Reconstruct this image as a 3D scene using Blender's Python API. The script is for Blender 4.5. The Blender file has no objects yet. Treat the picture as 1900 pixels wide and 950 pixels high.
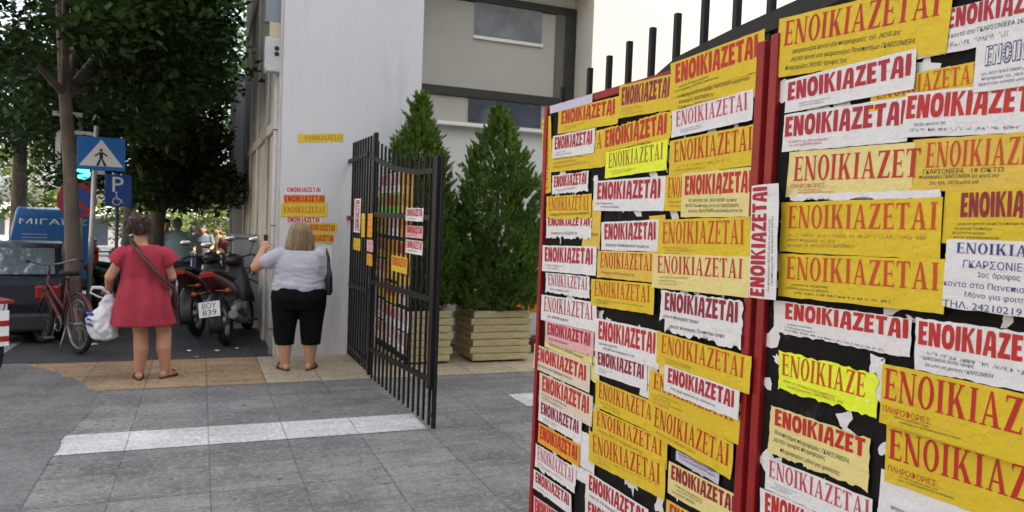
import bpy, bmesh, math, random
import numpy as np
from mathutils import Vector, Matrix, Euler, noise
R = math.radians
SC = bpy.context.scene
COL = SC.collection
# ---------------------------------------------------------------- camera
EYE = 1.65
FPX = 1400.0                     # focal length in pixels of the 1900 px wide photograph
_y, _p, _r = R(22.5), R(-2.6), R(2.2)
CF = Vector((math.sin(_y)*math.cos(_p), math.cos(_y)*math.cos(_p), math.sin(_p)))
_rt = Vector((math.cos(_y), -math.sin(_y), 0)); _up = _rt.cross(CF)
CR = _rt*math.cos(_r) + _up*math.sin(_r)
CU = _up*math.cos(_r) - _rt*math.sin(_r)
CC = Vector((0, 0, EYE))
cam = bpy.data.objects.new('camera', bpy.data.cameras.new('camera')); COL.objects.link(cam)
cam.matrix_world = Matrix(((CR.x, CU.x, -CF.x, CC.x), (CR.y, CU.y, -CF.y, CC.y), (CR.z, CU.z, -CF.z, CC.z), (0, 0, 0, 1)))
cam.data.sensor_width = 36; cam.data.lens = FPX/1900*36
cam.data.clip_start = .05; cam.data.clip_end = 2000
cam.data.dof.use_dof = True; cam.data.dof.focus_distance = 2.6; cam.data.dof.aperture_fstop = 7.0
SC.camera = cam
# ---------------------------------------------------------------- sky, sun, exposure
w = bpy.data.worlds.new('World'); SC.world = w; w.use_nodes = True
nt = w.node_tree
sky = nt.nodes.new('ShaderNodeTexSky'); sky.sky_type = 'NISHITA'; sky.sun_disc = False
SUN_EL, SUN_AZ = R(52), R(113)
sky.sun_elevation = SUN_EL; sky.sun_rotation = SUN_AZ
sky.air_density = 1.0; sky.dust_density = 3.0; sky.ozone_density = .6
bg = nt.nodes['Background']; bg.inputs[1].default_value = .15
hs = nt.nodes.new('ShaderNodeHueSaturation'); hs.inputs['Saturation'].default_value = .42      # hazy summer sky
nt.links.new(sky.outputs[0], hs.inputs['Color']); nt.links.new(hs.outputs[0], bg.inputs[0])
sd = bpy.data.lights.new('sun', 'SUN'); sd.energy = 4.5; sd.angle = R(.5); sd.color = (1, .95, .86)
sun = bpy.data.objects.new('sun', sd); COL.objects.link(sun)
_to = Vector((math.sin(SUN_AZ)*math.cos(SUN_EL), math.cos(SUN_AZ)*math.cos(SUN_EL), math.sin(SUN_EL)))
sun.rotation_euler = (-_to).to_track_quat('-Z', 'Y').to_euler()
sun.location = (20, -10, 30)
SC.view_settings.view_transform = 'Standard'; SC.view_settings.look = 'None'
SC.view_settings.gamma = 1; SC.view_settings.use_curve_mapping = False
SC.view_settings.exposure = 1.68
SC.render.engine = 'CYCLES'
SC.cycles.max_bounces = 6; SC.cycles.diffuse_bounces = 3; SC.cycles.transparent_max_bounces = 6
rng = random.Random(7)

def un(px, py, x=None, y=None, z=None):
    """the point of a plane of the place that stands at this spot of the photograph"""
    d = CF + CR*((px-950)/FPX) - CU*((py-475)/FPX)
    if x is not None: t = (x-CC.x)/d.x
    elif y is not None: t = (y-CC.y)/d.y
    else: t = (z-CC.z)/d.z
    return CC + d*t

# ---------------------------------------------------------------- materials
MATS = {}
def mat(name, col, rough=.6, var=.12, scale=8, bump=0, metal=0, bscale=None, spec=.5, coat=0, dirt=None, trans=0, emit=0, stretch=None):
    if name in MATS: return MATS[name]
    m = bpy.data.materials.new(name); m.use_nodes = True; n = m.node_tree.nodes; l = m.node_tree.links
    b = n['Principled BSDF']; b.inputs['Roughness'].default_value = rough; b.inputs['Metallic'].default_value = metal
    b.inputs['Specular IOR Level'].default_value = spec; b.inputs['Coat Weight'].default_value = coat
    if trans: b.inputs['Transmission Weight'].default_value = trans
    tc = n.new('ShaderNodeTexCoord'); vec = tc.outputs['Object']
    if stretch:
        mp = n.new('ShaderNodeMapping'); mp.inputs['Scale'].default_value = stretch; l.new(vec, mp.inputs[0]); vec = mp.outputs[0]
    nz = n.new('ShaderNodeTexNoise'); nz.inputs['Scale'].default_value = scale; nz.inputs['Detail'].default_value = 6; nz.inputs['Roughness'].default_value = .65
    l.new(vec, nz.inputs['Vector'])
    cr = n.new('ShaderNodeValToRGB'); cr.color_ramp.elements[0].position = .3; cr.color_ramp.elements[1].position = .7
    cr.color_ramp.elements[0].color = [max(0, c*(1-var)) for c in col[:3]]+[1]
    cr.color_ramp.elements[1].color = [min(1, c*(1+var)) for c in col[:3]]+[1]
    l.new(nz.outputs[0], cr.inputs[0]); out = cr.outputs[0]
    if dirt:          # (colour, scale, threshold): stains with a shape of their own
        n2 = n.new('ShaderNodeTexNoise'); n2.inputs['Scale'].default_value = dirt[1]; n2.inputs['Detail'].default_value = 8; n2.inputs['Roughness'].default_value = .7
        l.new(vec, n2.inputs['Vector'])
        r2 = n.new('ShaderNodeValToRGB'); r2.color_ramp.elements[0].position = dirt[2]; r2.color_ramp.elements[1].position = min(1, dirt[2]+.16)
        r2.color_ramp.elements[0].color = (0, 0, 0, 1); r2.color_ramp.elements[1].color = (dirt[3], dirt[3], dirt[3], 1)
        l.new(n2.outputs[0], r2.inputs[0])
        mx = n.new('ShaderNodeMixRGB'); mx.inputs[2].default_value = list(dirt[0])+[1]
        l.new(r2.outputs[0], mx.inputs[0]); l.new(out, mx.inputs[1]); out = mx.outputs[0]
    l.new(out, b.inputs['Base Color'])
    if emit:
        b.inputs['Emission Color'].default_value = list(col)+[1]; b.inputs['Emission Strength'].default_value = emit
    if bump:
        bp = n.new('ShaderNodeBump'); bp.inputs['Strength'].default_value = bump; bp.inputs['Distance'].default_value = .01
        if bscale:
            n3 = n.new('ShaderNodeTexNoise'); n3.inputs['Scale'].default_value = bscale; n3.inputs['Detail'].default_value = 4; l.new(vec, n3.inputs['Vector']); l.new(n3.outputs[0], bp.inputs['Height'])
        else: l.new(nz.outputs[0], bp.inputs['Height'])
        l.new(bp.outputs[0], b.inputs['Normal'])
    MATS[name] = m; return m

def leaf_mat(name, c1, c2, trans=.35):
    if name in MATS: return MATS[name]
    m = bpy.data.materials.new(name); m.use_nodes = True; n = m.node_tree.nodes; l = m.node_tree.links
    n.remove(n['Principled BSDF'])
    g = n.new('ShaderNodeNewGeometry')
    cr = n.new('ShaderNodeValToRGB'); cr.color_ramp.elements[0].color = list(c1)+[1]; cr.color_ramp.elements[1].color = list(c2)+[1]
    l.new(g.outputs['Random Per Island'], cr.inputs[0])
    tc = n.new('ShaderNodeTexCoord'); nz = n.new('ShaderNodeTexNoise'); nz.inputs['Scale'].default_value = 1.1; nz.inputs['Detail'].default_value = 3
    l.new(tc.outputs['Object'], nz.inputs[0])
    mul = n.new('ShaderNodeMixRGB'); mul.blend_type = 'MULTIPLY'; mul.inputs[0].default_value = .6
    l.new(cr.outputs[0], mul.inputs[1]); l.new(nz.outputs[0], mul.inputs[2])
    d = n.new('ShaderNodeBsdfPrincipled'); d.inputs['Roughness'].default_value = .5; d.inputs['Specular IOR Level'].default_value = .35
    t = n.new('ShaderNodeBsdfTranslucent'); mx = n.new('ShaderNodeMixShader'); mx.inputs[0].default_value = trans
    l.new(mul.outputs[0], d.inputs['Base Color']); l.new(mul.outputs[0], t.inputs[0])
    l.new(d.outputs[0], mx.inputs[1]); l.new(t.outputs[0], mx.inputs[2]); l.new(mx.outputs[0], n['Material Output'].inputs[0])
    MATS[name] = m; return m

def paving_mat(name, c1, c2, joint, bw, rh, ox, oy, mortar=.007, stain=.5):
    m = bpy.data.materials.new(name); m.use_nodes = True; n = m.node_tree.nodes; l = m.node_tree.links
    b = n['Principled BSDF']; b.inputs['Roughness'].default_value = .75
    tc = n.new('ShaderNodeTexCoord'); mp = n.new('ShaderNodeMapping'); mp.inputs['Location'].default_value = (-ox, -oy, 0)
    l.new(tc.outputs['Object'], mp.inputs[0])
    # joints wander a little
    nd = n.new('ShaderNodeTexNoise'); nd.inputs['Scale'].default_value = 3; l.new(tc.outputs['Object'], nd.inputs[0])
    mxv = n.new('ShaderNodeVectorMath'); mxv.operation = 'MULTIPLY_ADD'; mxv.inputs[1].default_value = (.014, .014, 0)
    l.new(nd.outputs['Color'], mxv.inputs[0]); l.new(mp.outputs[0], mxv.inputs[2])
    br = n.new('ShaderNodeTexBrick'); br.offset = 0; br.inputs['Scale'].default_value = 1
    br.inputs['Brick Width'].default_value = bw; br.inputs['Row Height'].default_value = rh; br.inputs['Mortar Size'].default_value = mortar; br.inputs['Mortar Smooth'].default_value = .4
    br.inputs['Color1'].default_value = list(c1)+[1]; br.inputs['Color2'].default_value = list(c2)+[1]; br.inputs['Mortar'].default_value = list(joint)+[1]
    l.new(mxv.outputs[0], br.inputs[0])
    def layer(prev, sc, p0, p1, amt, col, kind='noise', mapping=None):
        if kind == 'noise':
            t = n.new('ShaderNodeTexNoise'); t.inputs['Detail'].default_value = 9; t.inputs['Roughness'].default_value = .7
        else:
            t = n.new('ShaderNodeTexVoronoi')
        t.inputs['Scale'].default_value = sc
        v = tc.outputs['Object']
        if mapping:
            q = n.new('ShaderNodeMapping'); q.inputs['Scale'].default_value = mapping; q.inputs['Rotation'].default_value = (0, 0, .5); l.new(v, q.inputs[0]); v = q.outputs[0]
        l.new(v, t.inputs['Vector'])
        r = n.new('ShaderNodeValToRGB'); r.color_ramp.elements[0].position = p0; r.color_ramp.elements[1].position = p1
        if kind == 'noise': r.color_ramp.elements[0].color = (0, 0, 0, 1); r.color_ramp.elements[1].color = (amt, amt, amt, 1)
        else: r.color_ramp.elements[0].color = (amt, amt, amt, 1); r.color_ramp.elements[1].color = (0, 0, 0, 1)
        l.new(t.outputs[0], r.inputs[0])
        x = n.new('ShaderNodeMixRGB'); x.inputs[2].default_value = list(col)+[1]; l.new(r.outputs[0], x.inputs[0]); l.new(prev, x.inputs[1]); return x.outputs[0]
    dark = [c*.35 for c in c1]; lite = [min(.9, c*1.5) for c in c2]
    o = layer(br.outputs['Color'], 1.3, .43, .66, stain, dark)
    o = layer(o, 2.6, .48, .66, stain*.8, dark, mapping=(.35, 2.6, 1))
    o = layer(o, 4.5, .52, .7, stain*.6, dark, mapping=(2.4, .5, 1))
    o = layer(o, 24, .5, .64, .5, lite)
    o = layer(o, 3.1, .55, .75, .35, lite)
    o = layer(o, 7.0, .09, .13, .75, dark, kind='v')
    o = layer(o, 2.3, .045, .06, .8, dark, kind='v')
    o = layer(o, 55, .52, .61, .65, dark)
    o = layer(o, 9, .55, .68, stain*.6, dark)
    l.new(o, b.inputs['Base Color'])
    bp = n.new('ShaderNodeBump'); bp.inputs['Strength'].default_value = .5; bp.inputs['Distance'].default_value = .006; bp.invert = True
    l.new(br.outputs['Fac'], bp.inputs['Height'])
    bp2 = n.new('ShaderNodeBump'); bp2.inputs['Strength'].default_value = .35; bp2.inputs['Distance'].default_value = .004
    nb = n.new('ShaderNodeTexNoise'); nb.inputs['Scale'].default_value = 60; nb.inputs['Detail'].default_value = 4; l.new(tc.outputs['Object'], nb.inputs[0])
    l.new(nb.outputs[0], bp2.inputs['Height']); l.new(bp.outputs[0], bp2.inputs['Normal']); l.new(bp2.outputs[0], b.inputs['Normal'])
    return m

# ---------------------------------------------------------------- mesh building
class MB:
    def __init__(s): s.v = []; s.f = []; s.m = []; s.sm = []
    def add(s, vs, fs, mi=0, smooth=False):
        o = len(s.v); s.v += [tuple(v) for v in vs]
        for f in fs: s.f.append([o+i for i in f]); s.m.append(mi); s.sm.append(smooth)
    def box(s, a, b, mi=0, M=None):
        (x0, y0, z0), (x1, y1, z1) = a, b
        vs = [Vector(p) for p in ((x0,y0,z0),(x1,y0,z0),(x1,y1,z0),(x0,y1,z0),(x0,y0,z1),(x1,y0,z1),(x1,y1,z1),(x0,y1,z1))]
        if M is not None: vs = [M @ v for v in vs]
        s.add(vs, [(3,2,1,0),(4,5,6,7),(0,1,5,4),(1,2,6,5),(2,3,7,6),(3,0,4,7)], mi)
    def prism(s, poly, y0, y1, mi=0, M=None, smooth=False):
        """polygon in (x,z) extruded along y"""
        n = len(poly); vs = [Vector((p[0], y0, p[1])) for p in poly]+[Vector((p[0], y1, p[1])) for p in poly]
        if M is not None: vs = [M @ v for v in vs]
        s.add(vs, [list(range(n)), list(range(2*n-1, n-1, -1))], mi)
        o = len(s.v)-2*n
        for i in range(n):
            j = (i+1) % n; s.f.append([o+j, o+i, o+n+i, o+n+j]); s.m.append(mi); s.sm.append(smooth)
    def tube(s, pts, rad, seg=8, mi=0, cap=True, flat=1.0):
        pts = [Vector(p) for p in pts]; n = len(pts)
        if not hasattr(rad, '__len__'): rad = [rad]*n
        vs = []; up = None
        for i, p in enumerate(pts):
            t = (pts[min(i+1, n-1)]-pts[max(i-1, 0)]).normalized()
            if up is None: up = Vector((0, 0, 1)) if abs(t.z) < .9 else Vector((1, 0, 0))
            a = t.cross(up)
            if a.length < 1e-5: a = t.orthogonal()
            a.normalize(); b = a.cross(t).normalized(); up = b
            for k in range(seg):
                an = 2*math.pi*k/seg; vs.append(p+a*math.cos(an)*rad[i]+b*math.sin(an)*rad[i]*flat)
        fs = [(i*seg+k, i*seg+(k+1) % seg, (i+1)*seg+(k+1) % seg, (i+1)*seg+k) for i in range(n-1) for k in range(seg)]
        s.add(vs, fs, mi, True)
        if cap: 
            o = len(s.v)-n*seg
            s.f.append([o+k for k in range(seg-1, -1, -1)]); s.m.append(mi); s.sm.append(False)
            s.f.append([o+(n-1)*seg+k for k in range(seg)]); s.m.append(mi); s.sm.append(False)
    def ell(s, c, r, mi=0, M=None, nu=14, nv=9):
        vs = [Vector((0, 0, r[2]))]
        for j in range(1, nv):
            ph = math.pi*j/nv
            for i in range(nu):
                th = 2*math.pi*i/nu; vs.append(Vector((r[0]*math.sin(ph)*math.cos(th), r[1]*math.sin(ph)*math.sin(th), r[2]*math.cos(ph))))
        vs.append(Vector((0, 0, -r[2])))
        if M is not None: vs = [M @ v for v in vs]
        vs = [v+Vector(c) for v in vs]
        fs = [(0, 1+i, 1+(i+1) % nu) for i in range(nu)]
        for j in range(nv-2):
            fs += [(1+j*nu+i, 1+(j+1)*nu+i, 1+(j+1)*nu+(i+1) % nu, 1+j*nu+(i+1) % nu) for i in range(nu)]
        L = len(vs)-1; b = 1+(nv-2)*nu
        fs += [(L, b+(i+1) % nu, b+i) for i in range(nu)]
        s.add(vs, fs, mi, True)
    def loft(s, rings, seg=20, mi=0, M=None):
        """rings: (z, cx, cy, rx, ry)"""
        vs = []
        for (z, cx, cy, rx, ry) in rings:
            for k in range(seg):
                a = 2*math.pi*k/seg; v = Vector((cx+rx*math.cos(a), cy+ry*math.sin(a), z)); vs.append(M @ v if M is not None else v)
        n = len(rings)
        fs = [(i*seg+k, i*seg+(k+1) % seg, (i+1)*seg+(k+1) % seg, (i+1)*seg+k) for i in range(n-1) for k in range(seg)]
        fs += [list(range(seg-1, -1, -1)), [(n-1)*seg+k for k in range(seg)]]
        s.add(vs, fs, mi, True)
    def torus(s, c, R1, r, axis='y', seg=40, sub=8, mi=0, sx=1.0, arc=None):
        vs = []; fs = []
        for i in range(seg):
            a = 2*math.pi*i/seg
            for k in range(sub):
                b = 2*math.pi*k/sub; q = R1+r*math.cos(b); h = r*math.sin(b)*sx
                p = (q*math.cos(a), h, q*math.sin(a)) if axis == 'y' else ((h, q*math.cos(a), q*math.sin(a)) if axis == 'x' else (q*math.cos(a), q*math.sin(a), h))
                vs.append(Vector(p)+Vector(c))
        for i in range(seg):
            for k in range(sub): fs.append((i*sub+k, i*sub+(k+1) % sub, ((i+1) % seg)*sub+(k+1) % sub, ((i+1) % seg)*sub+k))
        s.add(vs, fs, mi, True)
    def mesh(s, name, mats):
        me = bpy.data.meshes.new(name); me.from_pydata(s.v, [], s.f)
        for m in mats: me.materials.append(m)
        me.polygons.foreach_set('material_index', s.m); me.polygons.foreach_set('use_smooth', s.sm)
        me.update(); return me
    def build(s, name, mats, parent=None, bevel=0, loc=None, seg=2):
        if not isinstance(mats, (list, tuple)): mats = [mats]
        o = bpy.data.objects.new(name, s.mesh(name, mats)); COL.objects.link(o)
        if parent is not None: o.parent = parent
        if loc is not None: o.location = loc
        if bevel:
            b = o.modifiers.new('bevel', 'BEVEL'); b.width = bevel; b.segments = seg; b.limit_method = 'ANGLE'; b.angle_limit = R(40)
        return o
    def remesh(s, name, mats, parent=None, vox=.008, smooth=6, tex=None):
        """one continuous skin over the pieces"""
        if not isinstance(mats, (list, tuple)): mats = [mats]
        me = s.mesh(name+'_raw', mats); o = bpy.data.objects.new(name+'_raw', me); COL.objects.link(o)
        bm = bmesh.new(); bm.from_mesh(me); bmesh.ops.recalc_face_normals(bm, faces=bm.faces); bm.to_mesh(me); bm.free()
        rm = o.modifiers.new('r', 'REMESH'); rm.mode = 'VOXEL'; rm.voxel_size = vox; rm.use_smooth_shade = True
        if smooth: sm = o.modifiers.new('s', 'SMOOTH'); sm.factor = .5; sm.iterations = smooth
        dg = bpy.context.evaluated_depsgraph_get(); dg.update()
        m2 = bpy.data.meshes.new_from_object(o.evaluated_get(dg), depsgraph=dg); m2.name = name
        bpy.data.objects.remove(o); bpy.data.meshes.remove(me)
        if tex:
            for v in m2.vertices: v.co = tex(v.co)
        m2.materials.clear()
        for m in mats: m2.materials.append(m)
        for p in m2.polygons: p.use_smooth = True; p.material_index = 0
        q = bpy.data.objects.new(name, m2); COL.objects.link(q)
        if parent is not None: q.parent = parent
        return q

def tag(o, label, cat, group=None):
    o['label'] = label; o['category'] = cat
    if group: o['group'] = group
    return o
def thing(name, label, cat, loc=(0, 0, 0), rotz=0, group=None):
    o = bpy.data.objects.new(name, None); COL.objects.link(o); o.empty_display_size = .1
    o.location = loc; o.rotation_euler = (0, 0, rotz); return tag(o, label, cat, group)
def struct(o, kind='structure'): o['kind'] = kind; return o
def dup(o, parent=None, loc=None, rotz=None):
    c = o.copy(); COL.objects.link(c)
    if parent is not None: c.parent = parent
    if loc is not None: c.location = loc
    if rotz is not None: c.rotation_euler = (0, 0, rotz)
    for ch in list(o.children): dup(ch, c)
    return c

_txt = {}
def font_polys(text):
    """built-in font outline as triangles in (x, z), unit cap height, left aligned"""
    if text in _txt: return _txt[text]
    cu = bpy.data.curves.new('t', 'FONT'); cu.body = text; cu.resolution_u = 2
    o = bpy.data.objects.new('t', cu); COL.objects.link(o)
    dg = bpy.context.evaluated_depsgraph_get(); dg.update()
    me = bpy.data.meshes.new_from_object(o.evaluated_get(dg), depsgraph=dg)
    vs = [(v.co.x, v.co.y) for v in me.vertices]; fs = [list(p.vertices) for p in me.polygons]
    bpy.data.objects.remove(o); bpy.data.curves.remove(cu); bpy.data.meshes.remove(me)
    if vs:
        x0 = min(v[0] for v in vs); y1 = max(v[1] for v in vs); y0 = min(v[1] for v in vs); h = max(.1, y1-y0)
        vs = [((x-x0)/h, (y-y0)/h) for x, y in vs]
    _txt[text] = (vs, fs); return vs, fs
def put_text(mb, text, x, z, w, h, mi, y=-.0008, warp=None):
    vs, fs = font_polys(text)
    if not vs: return
    W = max(v[0] for v in vs); out = []
    for a, b in vs:
        p = Vector((x+a/W*w, y, z+b*h)); out.append(warp(p) if warp else p)
    mb.add(out, fs, mi)

# letters of the headline, drawn here as convex pieces (unit height)
def ring(cx, cz, rx, rz, ix, iz, n=16, sq=1.0):
    out = []
    def pt(a, x, z):
        c, s_ = math.cos(a), math.sin(a); return (cx+x*math.copysign(abs(c)**sq, c), cz+z*math.copysign(abs(s_)**sq, s_))
    for i in range(n):
        a0, a1 = 2*math.pi*i/n, 2*math.pi*(i+1)/n
        out.append([pt(a0, rx, rz), pt(a1, rx, rz), pt(a1, ix, iz), pt(a0, ix, iz)])
    return out
def rect(x0, z0, x1, z1): return [(x0, z0), (x1, z0), (x1, z1), (x0, z1)]
def glyph_serif(c):
    S, T, s = .17, .065, .045     # stem, hairline, serif height
    if c == 'I': return [rect(.08, 0, .08+S, 1), rect(0, 0, .08, s), rect(.08+S, 0, .16+S, s), rect(0, 1-s, .08, 1), rect(.08+S, 1-s, .16+S, 1)], .33
    if c == 'E': return [rect(.07, 0, .07+S, 1), rect(0, 0, .07, s), rect(0, 1-s, .07, 1), rect(.07+S, 0, .56, T), rect(.07+S, 1-T, .54, 1), rect(.07+S, .5-T/2, .42, .5+T/2),
                         [(.56, 0), (.58, .25), (.5, T)], [(.54, 1), (.5, 1-T), (.555, .78)], rect(.42, .38, .46, .62)], .58
    if c == 'T': return [rect(.22, 0, .22+S, 1), rect(.13, 0, .22, s), rect(.22+S, 0, .48, s), rect(0, 1-T, .22, 1), rect(.22+S, 1-T, .61, 1), [(0, 1-T), (-.01, .74), (.09, 1-T)], [(.61, 1-T), (.52, 1-T), (.62, .74)]], .61
    if c == 'N': return [rect(.08, 0, .08+T, 1), rect(0, 0, .08, s), rect(.08+T, 0, .23, s), rect(.6, 0, .6+T, 1), rect(.52, 1-s, .6, 1), rect(.6+T, 1-s, .74, 1), [(.0, 1), (.2, 1), (.66, 0), (.5, 0)]], .74
    if c == 'O': return ring(.33, .5, .33, .52, .17, .45), .66
    if c == 'K': return [rect(.08, 0, .08+S, 1), rect(0, 0, .08, s), rect(.08+S, 0, .33, s), rect(0, 1-s, .08, 1), rect(.08+S, 1-s, .33, 1), [(.25, .42), (.3, .36), (.6, 1), (.52, 1)], [(.3, .52), (.42, .62), (.72, 0), (.52, 0)], rect(.45, 1-s, .68, 1), rect(.46, 0, .76, s)], .76
    if c == 'A': return [[(.08, 0), (.15, 0), (.37, .9), (.33, 1)], [(.33, 1), (.42, 1), (.68, 0), (.5, 0)], rect(.17, .28, .58, .28+T), rect(0, 0, .23, s), rect(.42, 0, .76, s)], .76
    if c == 'Z': return [rect(.02, 1-T, .58, 1), rect(0, 0, .58, T), [(.0, 0), (.2, 0), (.58, 1), (.38, 1)], [(.02, 1-T), (.02, .76), (.1, 1-T)], [(.58, T), (.5, T), (.59, .26)]], .59
def glyph_fat(c):
    S, T = .26, .2
    if c == 'I': return [[(.02, 0), (S, 0), (S+.02, .5), (S, 1), (.02, 1), (0, .5)]], .3
    if c == 'E': return [rect(0, 0, S, 1), [(S, 0), (.5, .01), (.52, .2), (S, T)], [(S, 1-T), (.52, .8), (.5, 1), (S, 1)], [(S, .4), (.44, .41), (.46, .6), (S, .59)]], .54
    if c == 'T': return [rect(.17, 0, .17+S, .8), [(0, .78), (.6, .8), (.6, 1), (0, .99)]], .6
    if c == 'N': return [rect(0, 0, .23, 1), rect(.43, 0, .66, 1), [(.05, 1), (.27, 1), (.6, 0), (.38, 0)]], .68
    if c == 'O': return ring(.35, .5, .35, .52, .115, .26, 16, .8), .7
    if c == 'K': return [rect(0, 0, S, 1), [(S-.02, .45), (S-.02, .6), (.46, 1), (.68, 1)], [(S-.02, .62), (.42, .6), (.7, 0), (.44, 0)]], .7
    if c == 'A': return [[(0, 0), (.23, 0), (.36, .8), (.26, 1), (.18, .9)], [(.26, 1), (.5, 1), (.62, .85), (.68, -.04), (.44, -.04), (.4, .75)], rect(.15, .22, .5, .4)], .7
    if c == 'Z': return [rect(.02, .8, .58, 1), rect(0, 0, .6, .2), [(0, .1), (.27, .16), (.58, .9), (.3, .84)]], .6
def headline(text, style):
    """polygons in (x,z) with unit height, and the total width"""
    g = glyph_serif if style == 'serif' else glyph_fat
    out = []; x = 0
    for ch in text:
        ps, w_ = g(ch); out += [[(x+a, b) for a, b in p] for p in ps]; x += w_+(.09 if style == 'serif' else .05)
    return out, x-.07

# ================================================================ THE PLACE: ground, road, paving
M_asph = mat('asphalt', (.062, .062, .066), .85, .35, 14, .5, bscale=90, dirt=((.025, .025, .027), 1.7, .5, .6))
M_walk = paving_mat('footway', (.044, .044, .047), (.058, .058, .061), (.02, .02, .022), .53, .48, .09, 5.64, .004, .55)
M_tile = paving_mat('tiles_grey', (.185, .183, .18), (.26, .257, .252), (.10, .098, .096), .53, .48, .09, 5.64, .0055, .7)
M_tan = paving_mat('tiles_tan', (.29, .195, .105), (.36, .255, .15), (.13, .10, .07), .53, .48, .09, 5.64, .007, .6)
M_cream = paving_mat('tiles_cream', (.44, .36, .25), (.50, .42, .30), (.16, .12, .09), .53, .48, .09, 5.64, .007, .45)
M_white = paving_mat('tiles_white', (.56, .56, .555), (.68, .68, .675), (.26, .26, .25), .53, .48, .09, 5.64, .006, .42)
M_patch = paving_mat('asphalt_patch', (.165, .165, .165), (.175, .175, .174), (.12, .12, .12), 60, 60, 13, 17, .001, .65)

def sheet(name, poly, z, m, mi=0):
    mb = MB(); mb.add([(x, y, z) for x, y in poly], [list(range(len(poly)))]); return struct(mb.build(name, m))
def gz(y): return -.032*min(55, max(0, y-10))          # the street falls gently away
def sloped(name, x0, x1, z, m, ys=(-60, 10, 65, 130)):
    mb = MB(); vs = [(x, y, z+gz(y)) for y in ys for x in (x0, x1)]
    mb.add(vs, [(2*k, 2*k+1, 2*k+3, 2*k+2) for k in range(len(ys)-1)]); return struct(mb.build(name, m))
sloped('ground', -400, 400, -.19, mat('far_ground', (.30, .28, .24), .9, .25, .6), (-400, 10, 65, 600))
sloped('road', -14, -1.95, -.15, M_asph)
sloped('pavement', -1.95, 14, -.004, M_walk, (-60, 10, 40))
mb = MB()
for y0, y1 in ((-60, 10), (10, 40)):
    vs = [(x, y, gz(y)+z) for y in (y0, y1) for x, z in ((-2.1, -.2), (-2.1, .003), (-1.953, .003), (-1.953, -.2))]
    mb.add(vs, [(0, 1, 5, 4), (1, 2, 6, 5), (2, 3, 7, 6)])
struct(mb.build('kerb', mat('kerb_stone', (.26, .26, .27), .8, .25, 6, .3)))
def jag(pts, amp, step=.12):
    out = []
    for i in range(len(pts)):
        a, b = Vector(pts[i]), Vector(pts[(i+1) % len(pts)]); n = max(1, int((b-a).length/step)) if i < len(pts)-1 else 1
        for k in range(n):
            p = a.lerp(b, k/n); out.append((p.x+rng.uniform(-amp, amp)*(k > 0), p.y+rng.uniform(-amp, amp)*(k > 0)))
    return out
sheet('tiled_pavement', [(-.87, -4), (9.5, -4), (9.5, 8.96), (-.87, 8.96)], .0, M_tile)
# the dark asphalt strip between kerb and tiles, its ragged rim runs over the tan tiles
sheet('asphalt_strip', [(-1.95, -4), (-.87, -4)]+jag([(-.87, 5.6), (-.80, 6.6), (-.80, 7.5), (-1.05, 8.05), (-1.62, 9.0)], .03)+[(-1.95, 9.0)], .0045, M_patch)
sheet('tan_paving', [(-1.9, 7.56), (1.68, 7.56), (1.68, 8.96), (-1.9, 8.96)], .0025, M_tan)
sheet('cream_paving', [(.62, 7.56), (9.4, 7.56), (9.4, 8.96), (.62, 8.96)], .0035, M_cream)
sheet('white_paving_row', [(-.87, 5.64), (1.68, 5.64), (1.68, 6.12), (-.87, 6.12)], .003, M_white)
sheet('white_paving_slab', [(2.74, 6.12), (3.27, 6.12), (3.27, 6.60), (2.74, 6.60)], .003, M_white)
# ================================================================ BUILDING
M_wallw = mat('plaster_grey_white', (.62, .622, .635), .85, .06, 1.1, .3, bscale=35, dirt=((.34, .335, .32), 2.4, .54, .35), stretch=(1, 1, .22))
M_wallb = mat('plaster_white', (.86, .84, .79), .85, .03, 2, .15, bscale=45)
M_side = mat('grimy_concrete', (.60, .59, .55), .85, .2, 2.5, .3, bscale=30, dirt=((.22, .21, .20), .9, .5, .6), stretch=(1, 1, .35))
M_frame = mat('dark_bronze_metal', (.045, .043, .036), .4, .15, 5, metal=.3)
M_panel = mat('cream_panel', (.47, .45, .385), .7, .05, 1.2, .1, dirt=((.38, .36, .30), .8, .5, .4))
M_glass = mat('dark_glass', (.06, .075, .09), .12, .3, 3)
M_pipe = mat('grey_paint', (.52, .53, .54), .5, .12, 6, dirt=((.25, .22, .18), 5, .55, .5))
bld = thing('office_building', 'white plastered building with a deep framed window bay and posters on its corner pillar', 'building', (.8, 8.95, 0))
def bpart(mb, name, m, parent=bld, bevel=0):
    # geometry given in world metres
    base = Vector((.8, 8.95, 0))
    mb.v = [tuple(Vector(v)-base) for v in mb.v]
    return mb.build(name, m, parent if parent is bld else parent, bevel=bevel)
X_E = 2.44
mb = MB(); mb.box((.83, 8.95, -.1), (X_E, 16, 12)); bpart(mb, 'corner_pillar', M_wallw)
mb = MB(); mb.box((.80, 8.99, -.6), (.828, 16, 12)); bpart(mb, 'side_wall', M_side)
for y0, y1 in ((10.2, 10.5), (12.0, 12.3), (13.8, 14.1), (15.5, 15.99)):
    mb = MB(); mb.box((.765, y0, -.6), (.797, y1, 11.9)); bpart(mb, 'pilaster', M_side, bevel=.01)
for z in (2.6, 4.9):
    mb = MB(); mb.box((.75, 9.3, z), (.796, 15.4, z+.12)); bpart(mb, 'ledge', M_side, bevel=.008)
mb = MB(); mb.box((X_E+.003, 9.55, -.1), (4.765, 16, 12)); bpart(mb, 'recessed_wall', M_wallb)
mb = MB(); mb.box((4.768, 9.0, -.1), (16, 16, 12)); bpart(mb, 'street_wall', mat('plaster_cream', (.60, .575, .51), .85, .04, 1.5, .2, bscale=45, dirt=((.45, .43, .38), 1.2, .55, .35), stretch=(1, 1, .25)))
zs = un(1098, 0, y=9.0).z+.12
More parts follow.
